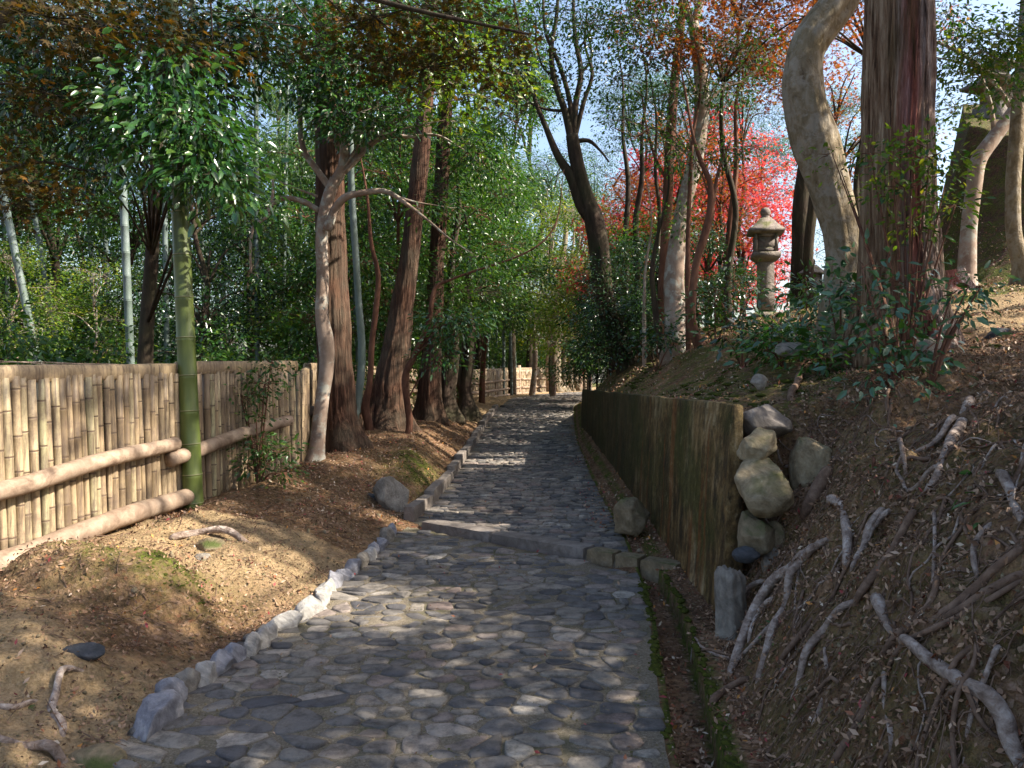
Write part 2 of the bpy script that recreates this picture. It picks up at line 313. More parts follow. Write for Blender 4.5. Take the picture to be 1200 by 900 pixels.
def cols_at(y):
    y = np.atleast_1d(np.asarray(y, float))
    return (np.stack([np.interp(y, SY, SX[:, k]) for k in range(NC)], 1), np.stack([np.interp(y, SY, SZ[:, k]) for k in range(NC)], 1))
def pathL(y): return cols_at(y)[0][:, 6]
def pathR(y): return cols_at(y)[0][:, 7]
def base_z(x, y):
    x = np.atleast_1d(np.asarray(x, float)); y = np.atleast_1d(np.asarray(y, float))
    X, Z = cols_at(y); n = np.arange(len(x)); k = np.clip((X <= x[:, None]).sum(1)-1, 0, NC-2)
    x0, x1 = X[n, k], X[n, k+1]; t = np.clip((x-x0)/(x1-x0+1e-9), 0, 1)
    return Z[n, k]*(1-t)+Z[n, k+1]*t, k, t, X
def H(x, y):
    z, k, t, X = base_z(x, y); x = np.atleast_1d(np.asarray(x, float)); y = np.atleast_1d(np.asarray(y, float))
    d = np.minimum(np.abs(x-X[:, 6]), np.abs(x-X[:, 12])); inside = (x > X[:, 6]-0.02) & (x < X[:, 12])
    d = np.where(inside, 0, d); a = np.clip(d/0.5, 0, 1)
    p = np.stack([x, y, z*0.5], -1)
    z = z+a*(0.09*fbm(p*1.3, 3, 3)+0.045*fbm(p*4.5, 9, 3)) + np.clip(d/0.15, 0, 1)*0.022*fbm(p*14, 5, 3)
    bankf = np.clip((x-X[:, 12]-.05)/.3, 0, 1)*np.clip((X[:, 17]-x)/.5, 0, 1)*np.clip((5.2-y)/0.3, 0, 1)
    z = z+bankf*(0.16*fbm(p*np.array([3.0, 5.0, 3.0]), 77, 3)+.05*fbm(p*11, 78, 3))
    dl = np.clip(1-((x+2.45)**2/0.35+(y-4.6)**2/0.10), 0, 1)    # hummocks on the left bank
    z = z+0.16*dl**0.5*(dl > 0)
    dl = np.clip(1-((x+2.6)**2/0.5+(y-3.55)**2/0.12), 0, 1); z = z+0.15*np.sqrt(dl)
    dl = np.clip(1-((x+1.15)**2/0.06+(y-8.9)**2/0.6), 0, 1); z = z+0.12*np.sqrt(dl)
    return z
def Hs(x, y): return float(H(x, y)[0])
def hit(u, v, y0=1.2, y1=40):
    """the ground point seen at pixel u, v"""
    Y = np.concatenate([np.arange(y0, 8, 0.01), np.arange(8, y1, 0.05)]); x = (u-600)/F*Y; z = EYE-(v-V0)/F*Y
    b = np.nonzero(z <= H(x, Y))[0]; i = b[0] if len(b) else len(Y)-1
    return np.array([x[i], Y[i], z[i]])

def build_ground():
    ys = np.concatenate([np.arange(-8, 1.5, .25), np.arange(1.5, 8, .035), np.arange(8, 16, .08), np.arange(16, 32, .25), np.arange(32, 60, 1.5), np.linspace(60, 260, 20)])
    sub = [14, 36, 26, 24, 16, 8, 14, 2, 1, 4, 1, 4, 12, 16, 18, 16, 26, 40, 34, 24]
    X, _ = cols_at(ys); cols = []
    for k in range(NC-1):
        for j in range(sub[k]):
            t = j/sub[k]
            if k == 0: t = 1-(1-t)**2.5
            if k == NC-2: t = t**2.5
            cols.append(X[:, k]*(1-t)+X[:, k+1]*t)
    cols.append(X[:, -1]); G = np.stack(cols, 1); ny, nx = G.shape; YY = np.repeat(ys[:, None], nx, 1)
    z = H(G.ravel(), YY.ravel()); Xc, _ = cols_at(YY.ravel()); x = G.ravel(); y = YY.ravel()
    z = np.where((x > Xc[:, 6]+.05) & (x < Xc[:, 7]-.03), z-.045, z)
    v = np.stack([x, y, z], 1)
    i = np.arange(ny-1)[:, None]*nx+np.arange(nx-1)[None]; q = np.stack([i, i+1, i+nx+1, i+nx], -1).reshape(-1, 4)
    mb = MB(); mb.add(v, q); o = mb.build('ground', M['ground']); tag(o, None, None, kind='structure')
    moss = np.zeros(len(x)); f = fbm(np.stack([x, y, z], 1)*0.9, 21, 3)
    moss = np.where((x > Xc[:, 13]) & (y > 5.0), .75, moss); moss = np.where((x > Xc[:, 16]) & (y < 8.8), 0.12, moss)
    moss = np.where((x > 5) & (y > 8.8) & (x < Xc[:, 18]+.3), 1.5, moss)
    moss = np.where((x > Xc[:, 12]) & (y < 5.0) & (x < Xc[:, 16]), .3, moss)
    moss = np.where((x < Xc[:, 6]) & (x > Xc[:, 2]), .12, moss)
    moss += 1.2*np.exp(-((x+2.3)**2/.16+(y-4.75)**2/.08)) + 1.0*np.exp(-((x+1.1)**2/.1+(y-8.9)**2/.5))
    moss = np.where((x > Xc[:, 7]+.01) & (x < Xc[:, 9]), 1.3, moss); moss = np.where((x > Xc[:, 10]-.01) & (x < Xc[:, 11]+.05), 1.0, moss)
    sand = np.where((x > Xc[:, 17]-.1) & (x < Xc[:, 18]+3) & (y > 6.2) & (y < 8.9) & (x > 3.9), .85, 0)
    sand = np.maximum(sand, np.where((x > Xc[:, 2]) & (x < Xc[:, 6]) & (y < 6.2), .85*np.clip(f*1.6+.85, 0, 1), 0))
    sand = np.maximum(sand, np.where((x > Xc[:, 2]) & (x < Xc[:, 6]) & (y > 15), .7, 0))
    dark = np.where((x > Xc[:, 18]+.2) & (y > 9.5), 1.0, 0)
    for nme, arr in (('moss', moss), ('sand', sand), ('dark', dark)):
        a = o.data.attributes.new(nme, 'FLOAT', 'POINT'); a.data.foreach_set('value', np.clip(arr, 0, 1.5).astype(np.float32))
build_ground()

# ------------------------------------------------------------------ cobbled path
KA = np.array([-.86, 7.22]); KB = np.array([1.1, 5.78])       # the line of the cross kerb
def kerb_y(x): return KA[1]+(x-KA[0])/(KB[0]-KA[0])*(KB[1]-KA[1])
def pz(x, y):
    z, *_ = base_z(x, y)
    return z + 0.0
def m_mortar():
    t = NT('sandy mortar'); n = t.noise(90, detail=6, rough=0.8); b = t.noise(2.5, detail=5)
    col = t.ramp(n, [(0.3, (0.07, 0.058, 0.042)), (0.55, (0.23, 0.195, 0.145)), (0.75, (0.42, 0.36, 0.28))])
    col = t.mix(t.ramp(b, [(0.5, 0.0), (0.68, 0.55)]), col, (0.05, 0.06, 0.02))
    return t.fin(col, .95, t.bump(n, .9, .012), .1)
def m_cobble():
    t = NT('worn paving stone'); r = t.attr('rnd')
    col = t.ramp(r, [(0, (0.1, 0.098, 0.105)), (.2, (0.17, 0.16, 0.155)), (.5, (0.26, 0.235, 0.205)), (.75, (0.34, 0.3, 0.25)), (.87, (0.26, 0.2, 0.175)), (1, (0.46, 0.42, 0.36))])
    n = t.noise(14, detail=9, rough=.75); col = t.mix(t.ramp(n, [(.36, .7), (.56, 0.0)]), col, (0.05, 0.044, 0.038))
    col = t.mix(t.ramp(t.noise(3, detail=6), [(.55, 0.0), (.75, .35)]), col, (0.08, 0.075, 0.035))
    col = t.mix(t.ramp(t.noise(1.1, detail=3), [(.4, .45), (.6, 0.0)]), col, t.mix(1.0, col, (.6, .58, .55), 'MULTIPLY')); return t.fin(col, .72, t.bump(n, 1.0, .025), .3)
M['mortar'] = m_mortar(); M['cobble'] = m_cobble()

def clip_poly(poly, px, py, nx, ny):
    out = []; n = len(poly)
    for i in range(n):
        a = poly[i]; b = poly[(i+1) % n]; da = (a[0]-px)*nx+(a[1]-py)*ny; db = (b[0]-px)*nx+(b[1]-py)*ny
        if da <= 0: out.append(a)
        if da*db < 0: t = da/(da-db); out.append((a[0]+(b[0]-a[0])*t, a[1]+(b[1]-a[1])*t))
    return out
def stones(mb, y0f, y1, w, h, seed, gap, hgt, near):
    rs = R(seed); rows = []; y = 0.0 if near else 5.5
    S = []
    while y < y1:
        hh = h*rs.uniform(.7, 1.35)*(1 if near else (1+max(0, y-10)*.035)); ww = w*(1 if near else (1+max(0, y-10)*.03))
        xl = float(pathL(y)[0]); xr = float(pathR(y)[0]); x = xl+rs.uniform(0, ww*.5)
        while x < xr+.02:
            dw = ww*rs.uniform(.55, 1.6); S.append((x+dw/2, y+rs.uniform(-.35, .35)*hh)); x += dw
        y += hh
    S = np.array(S); S = S[rs.rand(len(S)) > (.24 if near else .08)]
    order = np.argsort(S[:, 1]); S = S[order]
    asp = h/w*1.15
    for i, (cx, cy_) in enumerate(S):
        gs = rs.choice([.6, .8, 1.4, 3.5]) if near else 1
        lo = np.searchsorted(S[:, 1], cy_-.45); hi = np.searchsorted(S[:, 1], cy_+.45)
        N = S[lo:hi]; d = N-(cx, cy_); dd = d[:, 0]**2*asp**2+d[:, 1]**2; idx = np.argsort(dd)[1:13]
        b = .22*(1 if near else (1+max(0, cy_-10)*.04)); poly = [(cx-b, cy_-b*.7), (cx+b, cy_-b*.7), (cx+b, cy_+b*.7), (cx-b, cy_+b*.7)]
        for k in idx:
            q = N[k]; mx, my = (cx+q[0])/2, (cy_+q[1])/2; nx, ny = (q[0]-cx)*asp**2, (q[1]-cy_); L = math.hypot(nx, ny)+1e-9; nx /= L; ny /= L
            g = gap*gs*rs.uniform(.5, 1.5)
            poly = clip_poly(poly, mx-nx*g, my-ny*g, nx, ny)
            if len(poly) < 3: break
        if len(poly) < 3: continue
        p = np.array(poly); c = p.mean(0)
        ky = kerb_y(c[0])
        if near and c[1] > ky-.19: continue
        if (not near) and c[1] < ky+.2: continue
        xl = float(pathL(c[1])[0]); xr = float(pathR(c[1])[0])
        if c[0] < xl or c[0] > xr-.02: continue
        # chamfer the corners, split the sides, jitter
        m = len(p); per = np.linalg.norm(np.roll(p, -1, 0)-p, axis=1).sum()
        if per < .09: continue
        ch = rs.uniform(.12, .3); a_ = p+(np.roll(p, -1, 0)-p)*ch; b_ = p+(np.roll(p, 1, 0)-p)*ch; m_ = (p+np.roll(p, -1, 0))/2
        e = np.stack([b_, a_, m_], 1).reshape(-1, 2) if near else np.stack([b_, a_], 1).reshape(-1, 2); nseg = len(e); e = c+(e-c)*rs.uniform(.93, 1.03, (nseg, 1))
        e = np.minimum(np.maximum(e, [xl-.03, -99]), [xr+.01, 99])
        H_ = hgt*rs.uniform(.4, 1.4); tx, ty = rs.uniform(-.07, .07, 2)
        zb = float(pz(c[0], c[1])[0]); rings = []
        for sc_, zz in ((1.0, -.03), (.99, H_*.5), (.93, H_*.92), (.6, H_)):
            q = c+(e-c)*sc_; z = zb+zz+((q-c) @ np.array([tx, ty]) if zz > 0 else 0)+(rs.uniform(-.1, .1, nseg)*H_ if zz > 0 else 0)
            rings.append(np.column_stack([q, np.broadcast_to(z, (nseg,))]))
        v = np.concatenate(rings+[np.array([[c[0], c[1], zb+H_*rs.uniform(.9, 1.1)]])]); q = []; t3 = []
        for r_ in range(3):
            for j in range(nseg): q.append((r_*nseg+j, r_*nseg+(j+1) % nseg, (r_+1)*nseg+(j+1) % nseg, (r_+1)*nseg+j))
        for j in range(nseg): t3.append((3*nseg+j, 3*nseg+(j+1) % nseg, 4*nseg))
        mb.add(v, q, t3, float(rs.rand()))
def build_path():
    ys = np.concatenate([np.arange(-4, 8, .05), np.arange(8, 60, .25)]); n = 40; xl, xr = pathL(ys), pathR(ys); t = np.linspace(0, 1, n)
    X = xl[:, None]*(1-t)+xr[:, None]*t; Y = np.repeat(ys[:, None], n, 1); z = pz(X.ravel(), Y.ravel())+.004
    p = np.stack([X.ravel(), Y.ravel(), z], 1); z = z+.006*fbm(p*9, 4, 3)
    ky = kerb_y(X.ravel()); z = np.where((Y.ravel() > ky-.13) & (Y.ravel() < ky+.02), z-.22, z)   # small channel before the kerb
    i = np.arange(len(ys)-1)[:, None]*n+np.arange(n-1)[None]; q = np.stack([i, i+1, i+n+1, i+n], -1).reshape(-1, 4)
    mb = MB(); mb.add(np.stack([p[:, 0], p[:, 1], z], 1), q); o = mb.build('path', M['mortar']); tag(o, None, None, kind='structure')
    mb = MB(); stones(mb, None, 7.4, .135, .088, 5, .005, .013, True); stones(mb, None, 34, .125, .062, 8, .004, .02, False)
    mb.build('paving_stones', M['cobble'], o, smooth=True)
build_path()

# ------------------------------------------------------------------ rocks
def ico(sub=3):
    import bmesh
    bm = bmesh.new(); bmesh.ops.create_icosphere(bm, subdivisions=sub, radius=1); v = np.array([x.co[:] for x in bm.verts]); f = np.array([[y.index for y in x.verts] for x in bm.faces]); bm.free(); return v, f
ICO = {k: ico(k) for k in (1, 2, 3, 4, 5)}
def rock_verts(size, seed, sub=4, cuts=9, rough=.06, flat=.75, boxy=False):
    v, f = ICO[sub]; v = v.copy(); rs = R(seed)
    if boxy: v = v/(np.abs(v)**7).sum(1)[:, None]**(1/7)
    for k in range(cuts):
        n = rs.normal(size=3); n /= np.linalg.norm(n); d = rs.uniform(flat-.12, flat+.1); s = v @ n; m = s > d; v[m] -= n*((s[m]-d)*.92)[:, None]
    v *= (1+rough*2*fbm(v*1.6+seed, seed, 3)+rough*.6*fbm(v*7+seed, seed+1, 3))[:, None]
    v /= np.abs(v).max(0); return v*np.asarray(size)*.5, f
def rock(name, label, cat, c, size, mat, seed, rz=0, group=None, sub=4, **kw):
    v, f = rock_verts(size, seed, sub, **kw); mb = MB(); mb.add(v, tris=f); o = mb.build(name, M[mat]); o.location = [float(a) for a in c]; o.rotation_euler = (0, 0, rz); return tag(o, label, cat, group)

# border stones down the left edge of the near path: (u, v, width px, material, description)
bs = [(172, 868, 80, 'rock_blue', 'big pale angular rock'), (205, 812, 44, 'rock_blue', 'long smooth blue-grey stone'), (238, 805, 34, 'rock_blue', 'small dark bluish stone'), (262, 787, 36, 'rock_blue', 'rounded grey stone'),
      (292, 768, 36, 'rock', 'sandy brown stone'), (330, 738, 60, 'rock_white', 'bright white sunlit rock'), (372, 716, 30, 'rock', 'grey lump'), (381, 697, 28, 'rock_white', 'small pale rock'), (404, 680, 32, 'rock_blue', 'dark streaked bluish stone'),
      (421, 668, 26, 'rock_blue', 'light grey wedge'), (436, 655, 24, 'rock_white', 'chalky grey stone'), (448, 642, 22, 'rock_blue', 'slim blue-grey stone'), (458, 628, 20, 'rock_white', 'little grey stone')]
rsb = R(77); bp = [hit(q[0], q[1])[:2] for q in bs]; bp = np.array(bp); cd = np.concatenate([[0], np.cumsum(np.linalg.norm(np.diff(bp, axis=0), axis=1))]); d_ = 0; i = 0
while d_ < cd[-1]+.05 and i < 25:
    k = int(np.abs(cd-d_).argmin()); L_ = bs[k][2]/F*bp[k][1]*.95*rsb.uniform(.75, 1.15); L_ = min(L_, .36); x_, y_ = np.interp(d_+L_/2, cd, bp[:, 0]), np.interp(d_+L_/2, cd, bp[:, 1])
    k2 = min(k+1, len(bp)-1); dr = bp[k2]-bp[max(k2-1, 0)]; ang = math.atan2(dr[1], dr[0]); ds = ['pale angular stone', 'smooth blue-grey stone', 'rough grey stone', 'chalky white-faced stone', 'dark streaked stone'][i % 5]; m_ = ['rock_blue', 'rock_blue', 'rock', 'rock_white', 'rock_blue'][i % 5] if not 4 <= k <= 6 else 'rock_white'
    rock('border_stone', f'{ds}, {ORD[i]} from the front along the path\'s left edge', 'edging stone', (x_, y_, Hs(x_, y_)+.03), (L_*1.25, max(.11, L_*.62), .15+.05*rsb.rand()), m_, 140+i*3, rz=ang+rsb.normal()*.15, group='stones edging the left side of the path', cuts=11, flat=.62, rough=.1)
    d_ += L_*.95; i += 1
p = hit(148, 893); rock('border_rock', 'flat reddish brown rock in the bottom left corner beside the path', 'rock', (p[0]-.12, p[1], p[2]), (.25, .2, .1), 'rock_moss', 77)
# standing boulders either side of the cross kerb
rock('boulder', 'rounded pale boulder at the left end of the cross kerb', 'boulder', (-1.17, 7.62, .24), (.44, .36, .46), 'rock', 12, cuts=9, flat=.68, rough=.08)
rock('boulder', 'squarish ochre boulder at the foot of the concrete wall', 'boulder', (1.07, 6.75, .2), (.36, .32, .42), 'rock_moss', 23, cuts=14, flat=.55, rough=.1)
rock('stone', 'small dark wedge stone behind the rounded pale boulder', 'stone', (-1.42, 7.75, .2), (.25, .2, .16), 'rock_dark', 31)
# cross kerb slabs
def slab(name, label, a, b, w, z0, z1, mat, seed, group, cat='kerb stone'):
    a = np.array(a); b = np.array(b); d = b-a; L = np.linalg.norm(d); rz = math.atan2(d[1], d[0])
    nx, ny, nz = max(4, int(L/.03)), 8, 6; v, f = [], []
    def face(o, e1, e2, n1, n2):
        s = len(v)
        for i in range(n1+1):
            for j in range(n2+1): v.append(o+e1*i/n1+e2*j/n2)
        for i in range(n1):
            for j in range(n2): f.append((s+i*(n2+1)+j, s+(i+1)*(n2+1)+j, s+(i+1)*(n2+1)+j+1, s+i*(n2+1)+j+1))
    X, Y, Z = np.array([L, 0, 0.]), np.array([0, w, 0.]), np.array([0, 0, z1-z0]); O = np.array([-L/2, -w/2, z0])
    face(O+Z, X, Y, nx, ny); face(O, X, Z, nx, nz); face(O+X, Y, Z, ny, nz); face(O+X+Y, -X, Z, nx, nz); face(O+Y, -Y, Z, ny, nz)
    v = np.array(v); h = np.array([L/2, w/2, (z1-z0)/2]); cc = np.array([0, 0, (z0+z1)/2]); rel = (v-cc)/h
    ed = (np.sort(np.abs(rel), 1)[:, 1]); v = cc+(v-cc)*(1-.012*np.clip((ed-.8)/.2, 0, 1)**2)[:, None]
    # rounded arrises: pull points towards an inner box
    r = .012; inner = np.clip(v-cc, -(h-r), h-r); dlt = (v-cc)-inner; ln = np.linalg.norm(dlt, axis=1)[:, None]+1e-9; v = cc+inner+dlt/ln*np.minimum(ln, r)
    v = v+.006*np.stack([fbm(v*6+seed, seed+k, 3) for k in range(3)], 1)
    mb = MB(); mb.add(v, f); o = mb.build(name, M[mat]); o.location = ((a[0]+b[0])/2, (a[1]+b[1])/2, 0); o.rotation_euler = (0, 0, rz); return tag(o, label, cat, group)
kd = (KB-KA)/np.linalg.norm(KB-KA); kn = np.array([-kd[1], kd[0]])
tt = [0, .34, .735, .84, .93, 1.06]; gl = ['left slab, longest stretch beside the rounded boulder', 'long middle slab with a chipped orange-stained joint at its left end', 'short mossy stone right of the long middle slab', 'small brown stone', 'last stone at the right, above the drain mouth']
gl = ['leftmost long grey slab of the cross kerb, by the rounded boulder', 'longest grey slab in the middle of the cross kerb', 'short square stone right of the longest kerb slab', 'small brown kerb stone second from the right end of the cross kerb', 'rightmost brown stone of the cross kerb above the drain']
for i in range(5):
    a = KA+(KB-KA)*(tt[i]+.004); b = KA+(KB-KA)*(tt[i+1]-.004); s = .095
    slab('kerb_stone', gl[i], a+kn*s, b+kn*s, .19 if i < 2 else .16, -.2, .098-.006*i, 'kerb' if i < 2 else 'rock_moss', 60+i, 'cross kerb stones')
# gutter kerb along the left edge beyond
def gut(i, y0, y1):
    z = float(base_z(float(pathL((y0+y1)/2)[0]), (y0+y1)/2)[0][0])
    a = (float(pathL(y0)[0])-.05, y0+.01); b = (float(pathL(y1)[0])-.05, y1-.01)
    slab('gutter_kerb_stone', f'{ORD[i]} grey kerb stone counted back from the cross kerb along the left bank', a, b, .11, z-.1, z+.13+.02*math.sin(i*2.1), 'kerb', 90+i, 'kerb stones along the left bank')
yy = 7.3
for i in range(14):
    L = .75+.25*((i*37) % 5)/5; gut(i, yy, yy+L); yy += L

# ------------------------------------------------------------------ retaining wall
def m_wall():
    t = NT('stained old concrete')
    st = t.noise(1.0, t.mp((2.4, 2.4, 1.0)), 9, .78, .5); st2 = t.noise(1.0, t.mp((8, 8, 2.2)), 9, .8, .4); bl = t.noise(1.3, detail=5)
    col = t.ramp(st, [(.36, (0.02, 0.013, 0.007)), (.45, (0.11, 0.065, 0.022)), (.54, (0.27, 0.175, 0.07)), (.64, (0.46, 0.36, 0.21))])
    col = t.mix(t.ramp(st2, [(.39, .85), (.52, 0.0)]), col, (0.018, 0.014, 0.008))
    col = t.mix(t.ramp(bl, [(.46, 0.0), (.6, .75)]), col, (0.06, 0.065, 0.012))
    col = t.mix(t.ramp(t.noise(1, t.mp((5, 5, .3)), 4), [(.56, 0.0), (.62, .7)]), col, (0.2, 0.075, 0.02))
    iso = t.noise(9, detail=9, rough=.8); col = t.mix(t.ramp(iso, [(.38, .6), (.52, 0.0)]), col, (0.03, 0.02, 0.01)); col = t.mix(t.ramp(iso, [(.56, 0.0), (.7, .6)]), col, (0.36, 0.29, 0.17))
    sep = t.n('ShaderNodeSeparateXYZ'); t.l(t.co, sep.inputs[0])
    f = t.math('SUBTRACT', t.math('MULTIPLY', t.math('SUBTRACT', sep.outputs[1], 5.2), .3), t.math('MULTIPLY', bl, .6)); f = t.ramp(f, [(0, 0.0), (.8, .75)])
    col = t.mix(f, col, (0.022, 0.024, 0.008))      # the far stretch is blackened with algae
    n = t.noise(30, detail=6, rough=.7)
    return t.fin(col, .8, t.bump(n, .9, .02, t.bump(iso, .7, .02)), .25)
M['concrete'] = m_wall()
def build_wall():
    ys = np.arange(4.62, 14.25, .05); prof = [(0, -.15), (0, 0.0)]+[(t, t) for t in np.linspace(.05, 1, 26)]
    pts = []
    for y in ys:
        f = (y-4.42)/9.8; top = 1.32-.19*f+.008*float(fbm(np.array([y*3, 0, 0.]), 2, 3)); xb = 1.235+.025*min(1, f*6); xt = 1.335-.035*f; row = []
        for t in np.linspace(0, 1, 30): row.append((xb+(xt-xb)*t, y, -.15+(top+.15)*t))
        row += [(xt+.006, y, top+.006), (xt+.03, y, top+.01), (xt+.055, y, top), (xt+.06, y, top-.02), (xt+.05, y, .0)]
        pts.append(row)
    v = np.array(pts); n = v.shape[1]; flat = v.reshape(-1, 3); flat[:, 0] += .012*fbm(flat*np.array([1, 3, 3.]), 8, 4)+.006*fbm(flat*12, 9, 2)
    i = np.arange(len(ys)-1)[:, None]*n+np.arange(n-1)[None]; q = np.stack([i, i+1, i+n+1, i+n], -1).reshape(-1, 4).tolist()
    # end faces
    mb = MB(); m = 29
    tr = []
    for base in (0, (len(ys)-1)*n):
        q += [(base+k, base+k+1, base+n-1, base+n-1) for k in []]
        tr += [(base+n-1, base+k+1, base+k) if base == 0 else (base+n-1, base+k, base+k+1) for k in range(n-2)]
    mb.add(flat, q, tr); o = mb.build('retaining_wall', M['concrete']); tag(o, 'long concrete retaining wall streaked brown and green right of the path', 'wall')
build_wall()
rock('concrete_block', 'rough grey concrete lump capping the stones at the near end of the wall', 'concrete block', (1.56, 4.8, 1.2), (.42, .42, .24), 'kerb', 19, cuts=12, flat=.62)
def rpx(u, v, Y): return P(u, v, Y)
for (u, v, Y, w_, h_, m, sd_, nm, lb) in [
    (888, 523, 4.58, 42, 40, 'rock_tan', 3, 'wall_boulder', 'yellowish boulder at the top of the stone pile by the wall end'),
    (896, 568, 4.5, 68, 68, 'rock_tan', 4, 'wall_boulder', 'large smooth round boulder in the middle of the pile by the wall end'),
    (951, 553, 4.68, 46, 74, 'rock_tan', 5, 'wall_boulder', 'upright pale wedge-shaped boulder right of the big round one'),
    (883, 624, 4.5, 46, 52, 'rock_moss', 6, 'wall_boulder', 'brown mossy boulder under the big round one'),
    (908, 630, 4.52, 22, 36, 'rock_moss', 7, 'wall_boulder', 'narrow stone right of the mossy lower boulder'),
    (874, 650, 4.38, 31, 18, 'rock_dark', 8, 'pebble', 'flat dark oval pebble resting on top of the stone stub'),
    (907, 662, 4.46, 26, 38, 'rock', 9, 'wall_boulder', 'grey stone low behind the roots right of the stone stub')]:
    c = rpx(u, v, Y); rock(nm, lb, 'boulder' if nm != 'pebble' else 'pebble', c, (w_/F*Y*1.1, max(.12, w_/F*Y*1.1) if nm != 'pebble' else .13, h_/F*Y*1.1), m, sd_, cuts=9 if nm != 'pebble' else 0, flat=.66, rough=.09, group='boulders at the end of the wall' if nm != 'pebble' else None)
rock('stone_stub', 'rough pale upright stone post stub at the foot of the wall corner', 'stone post', (1.23, 4.32, .15), (.16, .16, .58), 'rock', 57, rz=.75, cuts=0, rough=.16, boxy=True)

# ------------------------------------------------------------------ roots
def root(name, label, pxs, rpx_, mat='root', group='exposed roots on the right bank', sink=.3, seed=0, lift=.0, segs=10, cat='root'):
    pts = []; rr = []; r_ = np.interp(np.linspace(0, 1, len(pxs)), np.linspace(0, 1, len(rpx_)), rpx_)
    for (u, v), rp in zip(pxs, r_):
        p = hit(u, v); r = rp/F*p[1]; pts.append(p); rr.append(r)
    pts = np.array(pts); k = np.ones(3)/3
    if len(pts) > 3: ysm = np.convolve(np.pad(pts[:, 1], 1, 'edge'), k, 'valid'); sc_ = ysm/pts[:, 1]; pts = np.array([0, 0, EYE])+(pts-np.array([0, 0, EYE]))*sc_[:, None]
    rr = np.array(rr); pts = pts+np.array([-.35, -.45, .55])*rr[:, None]
    a, b = pts[0]-(pts[1]-pts[0])*.3, pts[-1]+(pts[-1]-pts[-2])*.3; a = a+np.array([.05, .1, -.08]); b = b+np.array([.04, .08, -.1])
    pts = np.concatenate([[a], pts, [b]]); rr = np.concatenate([[rr[0]*.5], rr, [rr[-1]*.35]])
    mb = MB(); n = len(pts)*5
    tube(mb, pts, rr, segs, n, disp=lambda R_, c, a: R_*(1+.3*fbm(np.stack([c[:, None, 0]*7+np.cos(a)*1.3, c[:, None, 1]*7+np.sin(a)*1.3, c[:, None, 2]*7+a*0+seed], -1), 7+seed, 3)))
    o = mb.build(name, M[mat]); return tag(o, label, cat, group)
z4 = lambda L: [(800+x/3, 600+y/3) for x, y in L]
z6 = lambda L: [(700+x/2.4, 350+y/2.4) for x, y in L]
z2 = lambda L: [(x/3, 600+y/3) for x, y in L]
